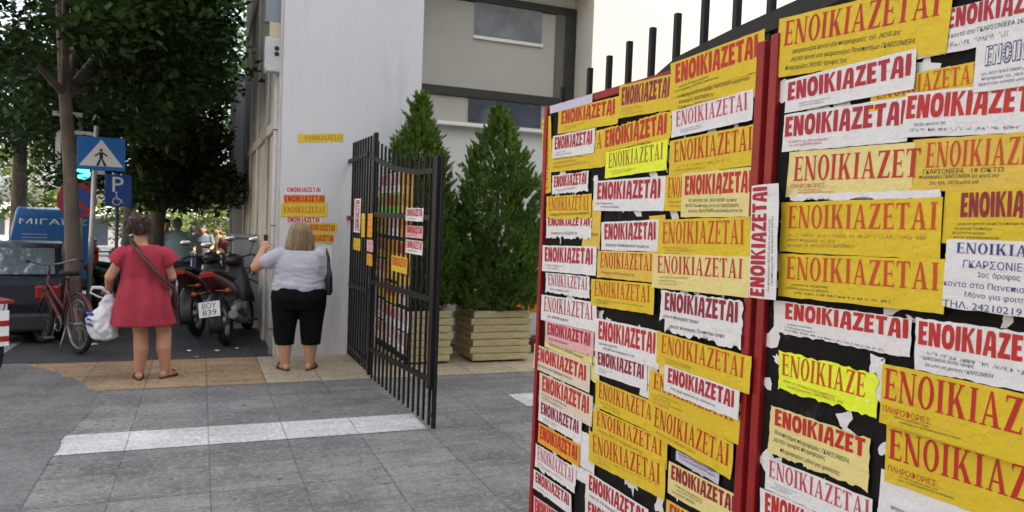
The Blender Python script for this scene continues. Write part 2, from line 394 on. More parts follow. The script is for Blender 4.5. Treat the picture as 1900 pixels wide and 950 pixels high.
mb = MB(); mb.box((X_E+.003, 9.01, zs), (4.765, 9.547, 12)); bpart(mb, 'lintel', M_wallb)
# window bay
YB = 9.5
zt = un(1068, 18, y=YB).z; zm = un(940, 180, y=YB).z; zl = un(900, 232, y=YB).z
x0, x1 = X_E+.01, un(1066, 100, y=YB).x
mb = MB()
mb.box((x0, YB-.02, zt-.10), (x1, YB+.048, zt)); mb.box((x1-.16, YB-.024, zl), (x1, YB+.046, zt-.102))
mb.box((x0, YB-.022, zm-.06), (x1-.162, YB+.047, zm+.06)); fr = bpart(mb, 'window_frame', M_frame, bevel=.006)
mb = MB(); mb.box((x1-.30, YB-.01, zm+.062), (x1-.163, YB+.03, zt-.104)); bpart(mb, 'inner_jamb', mat('bronze_lit', (.13, .125, .105), .5, .1))
mb = MB(); mb.box((x0+.002, YB+.01, zl), (x1-.17, YB+.044, zt-.12)); bpart(mb, 'cream_panel', M_panel)
def pane(px0, py0, px1, py1):
    a = un(px0, py0, y=YB); b = un(px1, py1, y=YB)
    mb = MB(); mb.box((a.x, YB+.0, min(a.z, b.z)), (b.x, YB+.008, max(a.z, b.z))); return bpart(mb, 'window_pane', M_glass)
a = un(880, 60, y=YB); b = un(1005, 66, y=YB)
mb = MB(); mb.box((a.x, YB, a.z-.02), (b.x, YB+.008, zt-.101)); bpart(mb, 'window_pane', mat('grey_glass', (.20, .215, .22), .15, .3, 3))
a = un(876, 0, y=YB); b = un(1012, 0, y=YB)
mb = MB(); mb.box((a.x, YB-.005, zl+.02), (b.x, YB+.007, zm-.064)); bpart(mb, 'window_pane', M_glass)
a = un(878, 62, y=YB); b = un(1007, 66, y=YB)
mb = MB(); mb.box((a.x, YB-.03, a.z-.065), (b.x, YB+.0085, a.z-.024)); bpart(mb, 'window_sill', M_wallb, bevel=.004)
mb = MB(); mb.box((x0, 9.40, zl-.05), (4.76, 9.548, zl-.004)); bpart(mb, 'ledge', M_wallb, bevel=.005)
# unseen wing added right of the courtyard, out of the frame, to shade it
wing = thing('shade_wing', 'tall plain white wing, unseen and added to shade the courtyard', 'building', (9.6, -6, 0))
def upright(fp, z0, z1):
    mb = MB(); n = len(fp); mb.add([(x, y, z0) for x, y in fp]+[(x, y, z1) for x, y in fp], [list(range(n-1, -1, -1)), list(range(n, 2*n))]+[(i, (i+1) % n, n+(i+1) % n, n+i) for i in range(n)]); return mb
upright([(0, -16), (8, -16), (8, 9.5), (0, 12.9)], -.1, 20).build('wall', M_wallb, wing)
upright([(0, 12.91), (8, 9.51), (8, 14.9), (0, 14.9)], -.1, 4.6).build('sun_gap_wall', M_wallb, wing)  # added low end, its slant follows the sun to light the cream wall
for k in range(5):
    for j in range(6):
        mb = MB(); mb.box((-.03, -14+j*4.8, 1.2+k*3.7), (-.002, -11.6+j*4.8, 3.0+k*3.7)); mb.build('window', M_glass, wing)
# unseen houses added across the street and behind the camera to shape the light
for lab, a, b in (('pale plastered row across the street, unseen and added to bounce warm light', (-30, -50, -.3), (-21, 34, 10)), ('ochre house behind the camera, unseen and added to darken low light and reflections', (-20, -26, -.3), (8.8, -15, 11))):
    ho = thing('unseen_house', lab, 'building', (a[0], a[1], 0)); mb = MB(); mb.box((0, 0, a[2]), (b[0]-a[0], b[1]-a[1], b[2])); mb.build('wall', mat('warm_plaster', (.55, .47, .36), .9, .08, .8), ho)
    for q in range(9):
        for r_ in range(3):
            mb = MB()
            if a[0] == -30: mb.box((9.002, 4+q*9, 1+r_*3.1), (9.03, 6.2+q*9, 2.9+r_*3.1))
            else: mb.box((1.2+q*3.1, 11.002, 1+r_*3.3), (2.6+q*3.1, 11.03, 2.9+r_*3.3))
            mb.build('window', M_glass, ho)
# farther pale block along the street
far = thing('street_block', 'pale plastered house end rising behind the grimy side wall', 'building', (.66, 16.3, 0))
mb = MB(); mb.box((-.05, 0, -1), (6, 3, 4.3)); mb.build('wall', mat('pale_plaster', (.72, .73, .74), .9, .06, 2, dirt=((.5, .5, .5), 1.3, .55, .4)), far)
mb = MB(); mb.box((-.09, -.04, 4.302), (6.1, 3.1, 4.42)); mb.build('parapet', M_pipe, far, bevel=.01)
mb = MB(); mb.tube([(-.09, .3, -.1), (-.09, .3, 4.2)], .045); mb.build('downpipe', M_pipe, far)
# utility pipe and meter box at the building corner
pp = un(503, 655, y=9.12); top = un(508, 130, y=9.12)
pole = thing('cable_pipe', 'slim grey pipe rising up the building corner to a cable box', 'pipe', (pp.x, 9.12, 0))
mb = MB(); mb.tube([(0, 0, 0), (0, 0, top.z)], .034, 12); mb.build('pipe', M_pipe, pole)
mb = MB(); 
for z in (.3, 1.5, 2.6): mb.torus((0, 0, z), .036, .007, 'z', 16, 6)
mb.build('clamp', M_frame, pole)
a = un(491, 70, y=9.1); b = un(522, 137, y=9.1)
bx = thing('cable_box', 'pale grey cable box with two round holes on top of the pipe', 'box', ((a.x+b.x)/2, 9.1, b.z))
hw = (b.x-a.x)/2; hh = a.z-b.z
mb = MB(); mb.prism([(-hw, .05), (-hw*.85, 0), (hw*.85, 0), (hw, .05), (hw, hh), (-hw, hh)], -.09, .09); mb.build('case', M_pipe, bx, bevel=.012)
for z in (.52, .68):
    mb = MB(); mb.tube([(hw*.35, -.093, hh*z), (hw*.35, -.07, hh*z)], .027, 14); mb.build('hole', mat('black_rubber', (.012, .012, .013), .7, .2, 20), bx)
mb = MB(); mb.box((-hw*.5, -.07, hh+.002), (hw*.95, .07, hh+.17)); mb.build('cover', mat('beige_paint', (.55, .48, .34), .6, .1), bx, bevel=.006)
mb = MB(); mb.prism([(-hw, hh+.174), (hw, hh+.174), (hw, hh+.62), (-hw*.4, hh+.62), (-hw, hh+.4)], -.05, .06); mb.build('hood', mat('grey_sheet', (.22, .25, .29), .35, .2, 3), bx)

# ================================================================ PAPER NOTICES
M_yel = mat('paper_yellow', (.70, .51, .020), .7, .06, 3, .75, bscale=26); M_tanp = mat('paper_ochre', (.72, .50, .07), .7, .07, 3, .75, bscale=26)
M_pale = mat('paper_pale_yellow', (.76, .66, .27), .7, .06, 3, .75, bscale=26); M_wht = mat('paper_white', (.76, .76, .78), .7, .04, 3, .75, bscale=26)
M_crm = mat('paper_cream', (.70, .62, .50), .7, .06, 3, .75, bscale=26); M_lil = mat('paper_lilac', (.58, .56, .70), .7, .05, 3, .75, bscale=26)
M_neo = mat('paper_neon', (.80, .92, .03), .65, .03, 3, .75, bscale=26); M_pnk = mat('paper_pink', (.74, .42, .44), .7, .06, 3, .75, bscale=26)
M_org = mat('paper_orange', (.78, .36, .02), .7, .06, 3, .75, bscale=26)
I_red = mat('ink_red', (.50, .015, .012), .6, .12, 12); I_crim = mat('ink_crimson', (.41, .011, .028), .6, .12, 12); I_oran = mat('ink_orange_red', (.56, .060, .010), .6, .12, 12)
I_pur = mat('ink_dark_crimson', (.27, .010, .030), .6, .12, 12); I_mag = mat('ink_pink_red', (.54, .05, .09), .6, .12, 12)
I_blk = mat('ink_black', (.02, .02, .025), .6, .2, 12); I_blu = mat('ink_blue', (.04, .05, .22), .6, .2, 12); I_gre = mat('ink_grey', (.16, .15, .15), .6, .2, 12)
I_dor = mat('ink_brown', (.36, .17, .02), .6, .2, 12)
PAP = dict(y=M_yel, t=M_tanp, p=M_pale, w=M_wht, c=M_crm, l=M_lil, n=M_neo, k=M_pnk, o=M_org)
INK = dict(r=I_red, c=I_crim, o=I_oran, p=I_pur, m=I_mag, b=I_blk, u=I_blu, d=I_dor)
def notice(name, o0, u, v, W, Hh, paper, ink='r', style='fat', text='ENOIKIAZETAI', head=(.06, .38, .94, .93), lines=2, small='b', torn=0, seed=0, extra=None, outline=False, clip=None):
    """a sheet of paper: local x along the writing, z up, -y towards the reader"""
    rg = random.Random(seed*31+5)
    mb = MB(); gs = .012 if torn else .03; nx = max(6, int(W/gs)); nz = max(4, int(Hh/gs))
    ph = [rg.uniform(0, 6.28) for _ in range(4)]; lift = [rg.choice((0, 0, .001, .003)) for _ in range(4)]
    def warp(p):
        x, y, z = p; a, b = x/W, z/Hh
        d = .0008*math.sin(9*a*W/.3+ph[0])*math.sin(7*b*Hh/.2+ph[1])
        for k, (ca, cb) in enumerate(((0, 0), (1, 0), (0, 1), (1, 1))):
            e = max(0, 1-math.hypot((a-ca)*W, (b-cb)*Hh)/.07); d -= lift[k]*e*e
        return Vector((x, y+d, z))
    jt = [[(0, 0)]*(nz+1) for _ in range(nx+1)]
    vs = []
    for i in range(nx+1):
        for j in range(nz+1):
            x, z = W*i/nx, Hh*j/nz
            if j == 0: z += abs(rg.gauss(0, .0012+.0012*torn))+(torn*.018*abs(noise.noise(Vector((x*19, seed, 0)))) if torn else 0)
            if j == nz: z -= abs(rg.gauss(0, .0010))+(torn*.010*abs(noise.noise(Vector((x*23, seed+9, 0)))) if torn else 0)
            if i == 0: x += abs(rg.gauss(0, .001+.001*torn))
            if i == nx: x -= abs(rg.gauss(0, .001+.001*torn))+(torn*.018*abs(noise.noise(Vector((z*21, seed+3, 0)))) if torn else 0)
            vs.append(warp((x, 0, z)))
    mb.add(vs, [(i*(nz+1)+j, (i+1)*(nz+1)+j, (i+1)*(nz+1)+j+1, i*(nz+1)+j+1) for i in range(nx) for j in range(nz)], 0, True)
    hx0, hz0, hx1, hz1 = head
    if text:
        ps, TW = headline(text, style); sx = (hx1-hx0)*W/TW; sz = (hz1-hz0)*Hh
        k = 0
        for p in ps:
            k += 1
            def put(q, mi, dy):
                pts = [warp((hx0*W+a*sx, -.0008-dy, hz0*Hh+b*sz)) for a, b in q]
                if clip and max(t.x for t in pts) > clip*W: return
                mb.add(pts, [list(range(len(pts)))], mi)
            put(p, 1, .00002*(k % 12))
        if outline:
            for q in ps:
                cx = sum(a for a, b in q)/len(q); cz = sum(b for a, b in q)/len(q)
                pts = [warp((hx0*W+(cx+(a-cx)*.62)*sx, -.0013, hz0*Hh+(cz+(b-cz)*(.86 if abs(max(t[1] for t in q)-min(t[1] for t in q)) > .5 else .5))*sz)) for a, b in q]
                mb.add(pts, [list(range(len(pts)))], 0)
    # handwriting: rows of small pen strokes
    if lines:
        zt = hz0*Hh-.012 if text else Hh*.9
        if extra: zt = min(e_[2] for e_ in extra)*Hh-.002
        zb = .010; n = lines; dz = (zt-zb)/max(1, n)
        xh = min(.0125, dz*.58)
        for r in range(n):
            z = zt-dz*(r+.75)
            if rg.random() < .9:
                wd = rg.sample(('γκαρσονιέρα', 'όροφος', 'πληροφορίες', 'τηλ. 24210', 'κοντά στο', 'Πανεπιστήμιο', 'ΓΚΑΡΣΟΝΙΕΡΑ', 'φοιτητές', 'μόνο για', '2ος', '2421021'), rg.randint(3, 5)); st = ' '.join(wd)
                w0 = W*rg.uniform(.05, .14); ww = min(W-w0-.02, len(st)*xh*.62); sl = rg.uniform(-.02, .025); sh = rg.uniform(-.1, .35)
                put_text(mb, st, 0, 0, ww, xh*1.35, 2, -.0009, lambda p: warp((w0+p.x+p.z*sh, p.y, z+p.z+sl*p.x)))
                continue
            x = W*rg.uniform(.06, .12); xe = W*rg.uniform(.6, .95); sl = rg.uniform(-.02, .03)
            while x < xe:
                nl = rg.randint(3, 9)
                for q in range(nl):
                    a = xh*rg.uniform(.35, .7); pts = []; kk = rg.randint(2, 4)
                    for s_ in range(kk+1): pts.append((x+a*s_/kk+rg.uniform(-.1, .1)*a, z+xh*rg.choice((0, .05, .5, .95, 1))+sl*(x-.1)))
                    t_ = .00045+.009*xh*rg.uniform(.5, 2)
                    for (ax, az), (bx_, bz) in zip(pts, pts[1:]):
                        d = Vector((bx_-ax, bz-az)); 
                        if d.length < 1e-5: continue
                        d.normalize(); nn = Vector((-d.y, d.x))*t_*.8
                        mb.add([warp((ax-nn.x, -.0008, az-nn.y)), warp((bx_-nn.x, -.00081, bz-nn.y)), warp((bx_+nn.x, -.00082, bz+nn.y)), warp((ax+nn.x, -.00081, az+nn.y))], [(0, 1, 2, 3)], 2)
                    x += a*1.25
                    if x > xe: break
                x += xh*1.0
    if extra:
        for (t, x, z, w_, h_, mi) in extra: put_text(mb, t, x*W, z*Hh, w_*W, h_*Hh, mi, -.0009, warp)
    o = mb.build(name, [PAP[paper], INK[ink], INK[small]])
    n_ = u.cross(v)          # towards the reader
    o.matrix_world = Matrix(((u.x, -n_.x, v.x, o0.x), (u.y, -n_.y, v.y, o0.y), (u.z, -n_.z, v.z, o0.z), (0, 0, 0, 1)))
    return o

XB = 1.60
U0 = Vector((0, -1, 0)); Z0 = Vector((0, 0, 1)); NB = Vector((-1, 0, 0))
placed = []
def on_board(code, TL, TR, h, paper, label, cat='notice', group='notices on the boards', rot=0, **kw):
    a = un(*TL, x=XB); b = un(*TR, x=XB); c = un(TL[0], TL[1]+h, x=XB)
    u = (b-a); W = u.length; u.normalize(); v = NB.cross(u).normalized(); Hh = abs((a-c).z)
    o0 = a-v*Hh
    box = (min(a.y, b.y), max(a.y, b.y), min(o0.z, o0.z+u.z*W), max(a.z, b.z)); L = 1
    for bb, l_ in placed:
        if box[0] < bb[1] and bb[0] < box[1] and box[2] < bb[3] and bb[2] < box[3]: L = max(L, l_+1)
    placed.append((box, L))
    o0 = o0+NB*(.0072+.0022*L)
    if rot:      # writing runs upwards
        o0 = o0+u*W; nu = v; nv = -u; u, v = nu, nv; W, Hh = Hh, W
    o = notice('notice', o0, u, v, W, Hh, paper, seed=len(placed), **kw)
    return tag(o, label, cat, group)
# ================================================================ THE NOTICE BOARDS AND THE RIGHT GATE LEAF
M_blkp = mat('black_paint', (.009, .009, .010), .5, .25, 8, spec=.3); M_redp = mat('red_paint', (.29, .012, .014), .45, .18, 10, spec=.35, dirt=((.16, .01, .01), 6, .52, .6))
M_bboard = mat('black_board', (.008, .008, .008), .8, .4, 12, spec=.2, dirt=((.10, .10, .10), 9, .58, .4))
def board(y0, y1, z0, z1, label):
    t = thing('notice_board', label, 'notice board', (XB, y0, 0), group='red framed notice boards')
    L = y1-y0
    mb = MB(); mb.box((.0, .03, z0+.03), (.02, L-.03, z1-.03)); mb.build('panel', M_bboard, t)
    mb = MB(); mb.box((-.022, 0, z0), (.03, .035, z1)); mb.box((-.018, L-.035, z0), (.03, L, z1)); mb.box((-.006, .0355, z1-.035), (.03, L-.0355, z1)); mb.box((-.006, .0355, z0), (.03, L-.0355, z0+.035))
    mb.build('frame', M_redp, t, bevel=.004)
    return t
ZT = 2.232
brd1 = board(1.865, 3.47, .12, ZT, 'farther red framed black board covered in paper notices')
brd2 = board(.25, 1.845, .12, ZT+.012, 'nearer red framed black board covered in paper notices at the right edge')
# scraps of torn paper still glued to the boards
def residue(b, n, seed, ys, zs):
    rg = random.Random(seed); mb = MB()
    for i in range(n):
        y = rg.uniform(*ys); z = rg.uniform(*zs); s_ = rg.uniform(.012, .06); k = rg.randint(7, 12); el = rg.uniform(.3, 1); ro = rg.uniform(0, 3)
        pts = []
        for q in range(k):
            a = 2*math.pi*q/k; r_ = s_*rg.uniform(.35, 1.1); p = Vector((r_*math.cos(a), r_*el*math.sin(a))); p.rotate(Matrix.Rotation(ro, 2)); pts.append((-.0015-.0001*(i % 9), y+p.x, z+p.y))
        mb.add(pts, [list(range(k))])
    o = mb.build('paper_residue', M_wht, b); o['kind'] = 'stuff'; return o
residue(brd1, 200, 3, (.08, 1.5), (.3, 2.15)); residue(brd2, 260, 4, (.5, 1.55), (.4, 2.1))
gate = thing('iron_gate', 'black iron gate leaf with tall spear bars rising behind the notice boards', 'gate', (1.66, 3.45, 0), group='black iron gate leaves')
def topz(y):     # sagging top line, from the photo
    pts = [(un(px, py, x=1.68).y, un(px, py, x=1.68).z) for px, py in ((1046, 160), (1095, 125), (1130, 103), (1166, 77), (1208, 52), (1253, 27), (1303, -8), (1362, -45), (1425, -90))]
    pts.sort()
    if y <= pts[0][0]: return pts[0][1]+(pts[0][0]-y)*.12
    for (a, za), (b, zb) in zip(pts, pts[1:]):
        if a <= y <= b: return za+(zb-za)*(y-a)/(b-a)
    return pts[-1][1]
ybars = sorted([un(px, 100, x=1.68).y for px in (1046, 1095, 1130, 1166, 1208, 1253, 1303, 1362, 1425, 1494)], reverse=True)
stepb = (ybars[4]-ybars[8])/4
while ybars[-1] > .4: ybars.append(ybars[-1]-stepb)
for y in ybars:
    mb = MB(); mb.box((.012, y-3.45-.012, .06), (.036, y-3.45+.012, topz(y))); mb.build('bar', M_blkp, gate, bevel=.003)
ra = un(1262, 112, x=1.68); rb = un(1500, 2, x=1.68)
mb = MB(); sl = (rb.z-ra.z)/(rb.y-ra.y)
prof = [(3.45, 2.10), (2.9, 2.12), (ra.y, ra.z-.02), ((ra.y+rb.y)/2, (ra.z+rb.z)/2-.015), (rb.y, rb.z-.02), (.4, rb.z+.12)]
for (a, za), (b, zb) in zip(prof, prof[1:]):
    mb.add([(x, y-3.45, z) for x in (.0, .045) for y, z in ((a, za-.03), (b, zb-.03), (b, zb+.03), (a, za+.03))], [(0, 1, 2, 3), (7, 6, 5, 4), (0, 4, 5, 1), (1, 5, 6, 2), (2, 6, 7, 3), (3, 7, 4, 0)])
mb.build('top_rail', M_blkp, gate)
for z in (.2, 1.1):
    mb = MB(); mb.box((.0, -3.05, z), (.045, 0, z+.06)); mb.build('rail', M_blkp, gate)
# ---- notices of the farther board (photo corners: top left, top right, height at the left)
G1 = 'notices on the boards'
f_ = dict(text='', lines=1, torn=.6)
on_board('q1', (1092, 588), (1122, 598), 115, 'p', 'pale strip glued between the leftmost and second column, beside the big white notice', **f_)
on_board('q2', (1086, 372), (1120, 369), 90, 't', 'ochre strip glued between the leftmost and second column under a clean white notice', **f_)
on_board('q3', (1208, 400), (1240, 398), 80, 't', 'ochre strip glued between the second and third column beside the big golden notice', **f_)
on_board('q4', (1196, 655), (1226, 667), 80, 'w', 'white strip glued between the second and third column, lower half', **f_)
on_board('q5', (1066, 790), (1108, 810), 95, 'w', 'grubby white strip low between the leftmost and second column', **f_)
F = dict(style='fat'); S = dict(style='serif')
B = on_board
B('d', (1027, 258), (1130, 238), 62, 'y', 'large yellow sheet half hidden behind the second notice of the leftmost column', text='ENOIKIAZETAI', ink='o', style='serif', head=(.05, .5, .98, .92), lines=3, small='d')
B('b', (1040, 205), (1154, 178), 44, 'y', 'yellow notice with bold red letters at the top of the leftmost column', ink='r', lines=2, small='d', **F)
B('a', (1025, 197), (1104, 174), 15, 'l', 'narrow lilac strip taped along the top left corner of the board', text='', lines=0)
B('c', (1030, 253), (1109, 237), 42, 'w', 'white notice with crimson letters, second in the leftmost column', ink='c', lines=2, **F)
B('e', (1028, 326), (1097, 316), 36, 'w', 'small white notice with fat red letters left of the neon yellow one and lower', ink='c', lines=1, torn=1, **F)
B('g', (1018, 404), (1104, 402), 40, 'w', 'torn white notice just under the torn yellow one in the leftmost column', ink='c', lines=1, torn=2, head=(.05, .62, .95, .98), **F)
B('f', (1019, 364), (1104, 359), 44, 'y', 'torn yellow notice with orange letters in the leftmost column, above a torn white one', ink='o', lines=1, torn=1.6, **S)
B('strip', (1009, 222), (1026, 214), 140, 'y', 'tall narrow yellow sheet wrapped on the far red frame edge', ink='r', rot=1, text='ENOIKIAZETAI', head=(.05, .3, .95, .9), lines=0, **S)
B('h', (1010, 455), (1112, 457), 48, 'w', 'white notice with crimson letters beside the ochre one, in the middle of the leftmost column', ink='c', lines=2, **F)
B('i', (1018, 505), (1101, 513), 38, 'w', 'white notice with spaced red capitals and a worn edge, leftmost column', ink='c', lines=1, torn=.7, **S)
B('k2', (1015, 622), (1104, 655), 22, 'p', 'pale yellow strip showing beneath a pinkish notice in the leftmost column', text='', lines=2, small='u')
B('j', (1010, 546), (1114, 561), 48, 'w', 'bright white notice with red serif letters, leftmost column under the worn one', ink='c', lines=1, **S)
B('k', (1018, 594), (1109, 616), 40, 'k', 'pinkish notice with faded red letters, leftmost column', ink='c', lines=1, **F)
B('l', (996, 637), (1101, 677), 46, 'c', 'cream notice sticking out over the left frame of the board', ink='r', lines=1, **F)
B('m', (1005, 690), (1104, 735), 52, 'c', 'wide cream notice with red letters hanging under the one that sticks out', ink='r', lines=2, **F)
B('n', (1004, 740), (1084, 780), 40, 'w', 'white notice with dark crimson letters above an orange one, lower left', ink='p', lines=2, **F)
B('o', (1004, 783), (1081, 826), 38, 'o', 'orange notice with red letters in the lower left column', ink='r', lines=0, head=(.05, .25, .95, .9), **F)
B('p', (998, 821), (1074, 869), 45, 'w', 'white notice with thin pink letters under the orange one', ink='m', lines=2, torn=1, **S)
B('q', (995, 869), (1066, 917), 36, 'w', 'white notice with red letters near the bottom of the leftmost column', ink='c', lines=2, **F)
B('r', (993, 918), (1052, 958), 50, 'k', 'pink notice at the very bottom of the leftmost column', ink='r', lines=1, **F)
B('b2', (1154, 160), (1256, 136), 60, 'y', 'yellow notice with dark red letters at the top of the second column', ink='p', lines=3, small='d', **F)
B('c2', (1122, 240), (1253, 203), 58, 'y', 'yellow notice with bold red letters above the neon one', ink='r', lines=1, torn=1.5, **F)
B('d2', (1130, 283), (1246, 259), 49, 'n', 'neon yellow green notice on the farther board', ink='d', lines=2, small='d', **S)
bpz = 0
B('e2', (1107, 336), (1241, 326), 56, 'w', 'clean white notice with heavy crimson letters right below the neon one', ink='c', lines=2, **F)
B('f2', (1121, 412), (1230, 407), 53, 'w', 'white notice with heavy crimson letters left of the big golden one', ink='c', lines=1, **F)
B('g2', (1114, 465), (1224, 468), 50, 't', 'ochre notice with red serif letters beside the pale double one', ink='r', lines=1, small='d', **S)
B('h2', (1104, 517), (1222, 527), 50, 'y', 'golden notice with a handwritten scrawl at the left of a dark gap', ink='o', lines=3, **S)
B('j2', (1109, 645), (1207, 672), 48, 'w', 'white notice with dark red letters tucked under a bigger white one, second column', ink='p', lines=3, **F)
B('i2', (1112, 589), (1233, 614), 62, 'w', 'big white notice with red letters in the middle of the second column', ink='r', lines=2, **F)
B('k2b', (1110, 703), (1230, 750), 52, 'y', 'yellow notice topmost of three overlapping yellow ones, lower second column', ink='r', lines=2, small='d', **S)
B('l2', (1106, 755), (1245, 816), 48, 'y', 'yellow notice in the middle of three overlapping yellow ones', ink='r', lines=1, small='d', **S)
B('m2', (1099, 798), (1242, 860), 58, 'y', 'yellow notice lowest of three overlapping yellow ones', ink='r', lines=3, small='d', **S)
B('n3', (1089, 922), (1202, 992), 45, 'w', 'white notice cut by the bottom edge of the picture, second column', ink='c', lines=1, **F)
B('n2', (1092, 872), (1208, 945), 52, 'w', 'white notice with crimson letters under the three yellow ones', ink='c', lines=1, **F)
B('b3b', (1253, 176), (1412, 134), 40, 'y', 'yellow sheet covered in handwriting under the top right golden notice', text='', lines=3, small='b')
B('b3', (1253, 119), (1428, 54), 64, 'y', 'big golden notice at the top right corner of the farther board', ink='r', lines=2, small='b', **F)
B('d3', (1250, 262), (1416, 228), 66, 'y', 'golden notice with red serif letters under a white one, third column', ink='r', lines=2, small='d', **S)
B('c3', (1255, 207), (1407, 165), 50, 'w', 'white notice with thin pink red letters near the top of the third column', ink='m', lines=2, small='u', **S)
B('e3y', (1243, 326), (1345, 320), 66, 'y', 'golden notice mostly covered by a pale one, only its first letters showing', ink='o', lines=2, small='d', **S)
B('e3', (1275, 322), (1414, 309), 82, 'p', 'pale yellow notice with heavy red letters and handwriting below', ink='r', lines=3, head=(.05, .5, .95, .93), **F)
B('f3', (1231, 408), (1405, 402), 70, 'y', 'big golden notice with orange red serif letters in the middle of the third column', ink='o', lines=3, small='d', **S)
B('g3', (1222, 470), (1404, 476), 64, 'p', 'wide pale yellow notice with red serif letters and two rows of print', ink='r', lines=3, small='d', head=(.06, .45, .94, .93), **S)
B('h3', (1238, 537), (1394, 557), 60, 'w', 'white notice with dark crimson letters over a torn black gap', ink='p', lines=1, torn=1.3, **F)
B('s3', (1246, 588), (1392, 618), 30, 'w', 'shredded white remnant right under the white notice with dark crimson letters', text='', lines=1, torn=2.2)
B('s4', (1232, 634), (1262, 640), 70, 'p', 'pale torn strip left of two overlapping notices, lower third column', text='', lines=0, torn=2)
B('i3', (1233, 614), (1410, 661), 60, 'y', 'golden notice with red serif letters overhanging the centre post', ink='o', lines=2, small='d', **S)
B('j3', (1215, 684), (1386, 748), 66, 'y', 'yellow notice whose first two letters peep out left of a white one', ink='r', lines=4, small='d', head=(.06, .5, .94, .93), **S)
B('k3', (1248, 675), (1389, 724), 50, 'w', 'white notice with heavy crimson letters pasted over a yellow one', ink='c', lines=1, **F)
B('m3', (1259, 834), (1340, 879), 20, 'l', 'small lilac slip between two yellow notices low on the board', text='', lines=2, small='u')
B('l3', (1220, 746), (1374, 822), 60, 'y', 'broad yellow notice with large red serif letters, lower third column', ink='r', lines=1, small='d', head=(.05, .32, .96, .92), **S)
B('o3', (1240, 925), (1374, 998), 60, 't', 'ochre notice with red letters at the bottom edge, third column', ink='r', lines=1, **F)
B('n3b', (1245, 854), (1374, 919), 62, 'p', 'pale yellow notice with heavy dark red letters above the bottom ochre one', ink='p', lines=3, head=(.05, .5, .96, .93), **F)
# ---- notices of the nearer board
B('R3', (1622, 152), (1835, 110), 56, 'y', 'yellow notice mostly hidden between white ones, ending in red letters', ink='o', lines=1, **S)
B('R2', (1712, 30), (1990, -38), 80, 'w', 'white sheet with red letters and pen numbers at the upper right corner', ink='c', lines=2, head=(.22, .55, 1.0, .98), **F)
B('R1', (1452, 36), (1779, -44), 108, 'y', 'big golden notice at the top of the nearer board', ink='r', lines=3, head=(.05, .52, .95, .93), small='b', **S)
B('R5', (1466, 149), (1709, 90), 62, 'w', 'white notice with fat red letters under the big golden one at the top', ink='c', lines=2, small='u', head=(.02, .36, .97, .9), **F)
B('R6', (1461, 213), (1697, 178), 70, 'w', 'white notice with fat red letters and small red handwriting', ink='c', lines=2, small='c', head=(.02, .4, .98, .92), **F)
B('R7', (1690, 174), (1985, 145), 82, 'w', 'wide white notice with large fat red letters right of the red handwriting', ink='r', lines=2, head=(.02, .42, .98, .93), **F)
B('R4', (1822, 82), (2040, 38), 92, 'w', 'white sheet with hollow outlined letters at the right edge', ink='u', outline=True, lines=3, small='u', head=(.1, .5, .98, .9), **F)
B('R9', (1706, 260), (2010, 238), 96, 't', 'ochre notice with large orange red letters and black handwriting at the right edge', ink='o', lines=2, small='b', head=(.1, .45, 1.0, .92), extra=(('ΓΚΑΡΣΟΝΙΕΡΑ', .09, .33, .28, .09, 2), ('18 ΟΚΤΩ', .42, .34, .2, .08, 2)), **S)
B('R8', (1474, 283), (1710, 264), 84, 'p', 'pale yellow notice with a folded corner and its last letters cut off', ink='r', lines=2, small='c', head=(.06, .36, 1.04, .88), text='ENOIKIAZET', extra=(('ΠΛΗΡΟΦΟΡΙΕΣ:', .05, .2, .3, .1, 1),), **S)
B('R11', (1764, 355), (2010, 345), 98, 'y', 'golden notice with thick dark red letters scribbled over in pen', ink='p', lines=4, head=(.15, .5, 1.0, .95), small='b', **F)
B('s1', (1476, 360), (1764, 351), 16, 'w', 'thin white strip peeping out above a golden notice on the nearer board', text='', lines=0, torn=1)
B('s2', (1620, 655), (1655, 664), 92, 'w', 'torn white remnant at the right end of the bright neon notice', text='', lines=0, torn=2.5)
B('R10', (1462, 376), (1764, 366), 92, 'y', 'golden notice with orange red serif letters and three rows of handwriting', ink='o', lines=3, small='d', head=(.06, .48, .98, .92), **S)
B('R12', (1459, 470), (1772, 481), 80, 'y', 'golden notice with black handwriting just below the one like it', ink='o', lines=3, small='b', head=(.06, .42, .97, .93), **S)
B('R13', (1772, 443), (2010, 452), 128, 'w', 'white sheet printed in dark blue about a studio flat', ink='u', small='u', text='ENOIKIAZETAI', head=(.1, .8, 1.1, .95), lines=0, extra=(('ΓΚΑΡΣΟΝΙΕΡΑ', .17, .6, .6, .11, 2), ('2ος όροφος', .3, .46, .34, .1, 2), ('κοντά στο Πανεπιστήμιο', .01, .3, .85, .11, 2), ('Μόνο για φοιτητές', .2, .17, .6, .1, 2), ('ΤΗΛ. 24210219', .01, .02, .66, .1, 2)), **S)
B('R14', (1443, 556), (1700, 590), 62, 'w', 'white notice with fat red letters and rows of black handwriting, left of a similar one', ink='r', lines=3, head=(.1, .48, .98, .95), small='b', torn=.5, **F)
B('R15', (1716, 587), (2000, 625), 100, 'w', 'white notice with fat red letters cut off by the right edge', ink='r', lines=3, head=(.03, .5, .98, .93), small='b', torn=.5, **F)
B('R16', (1452, 648), (1640, 692), 76, 'n', 'bright neon yellow notice with a torn corner', ink='o', text='ENOIKIAZE', lines=2, small='d', torn=1.2, head=(.04, .4, .88, .92), **S)
B('R17', (1434, 750), (1622, 812), 92, 'p', 'pale yellow notice with heavy red letters below the neon one', ink='r', text='ENOIKIAZET', lines=3, torn=1.2, head=(.06, .62, .95, .95), small='b', **F)
B('R21', (1416, 903), (1600, 986), 70, 'w', 'white notice with fat red letters at the bottom edge under a pink lettered one', ink='r', lines=1, **F)
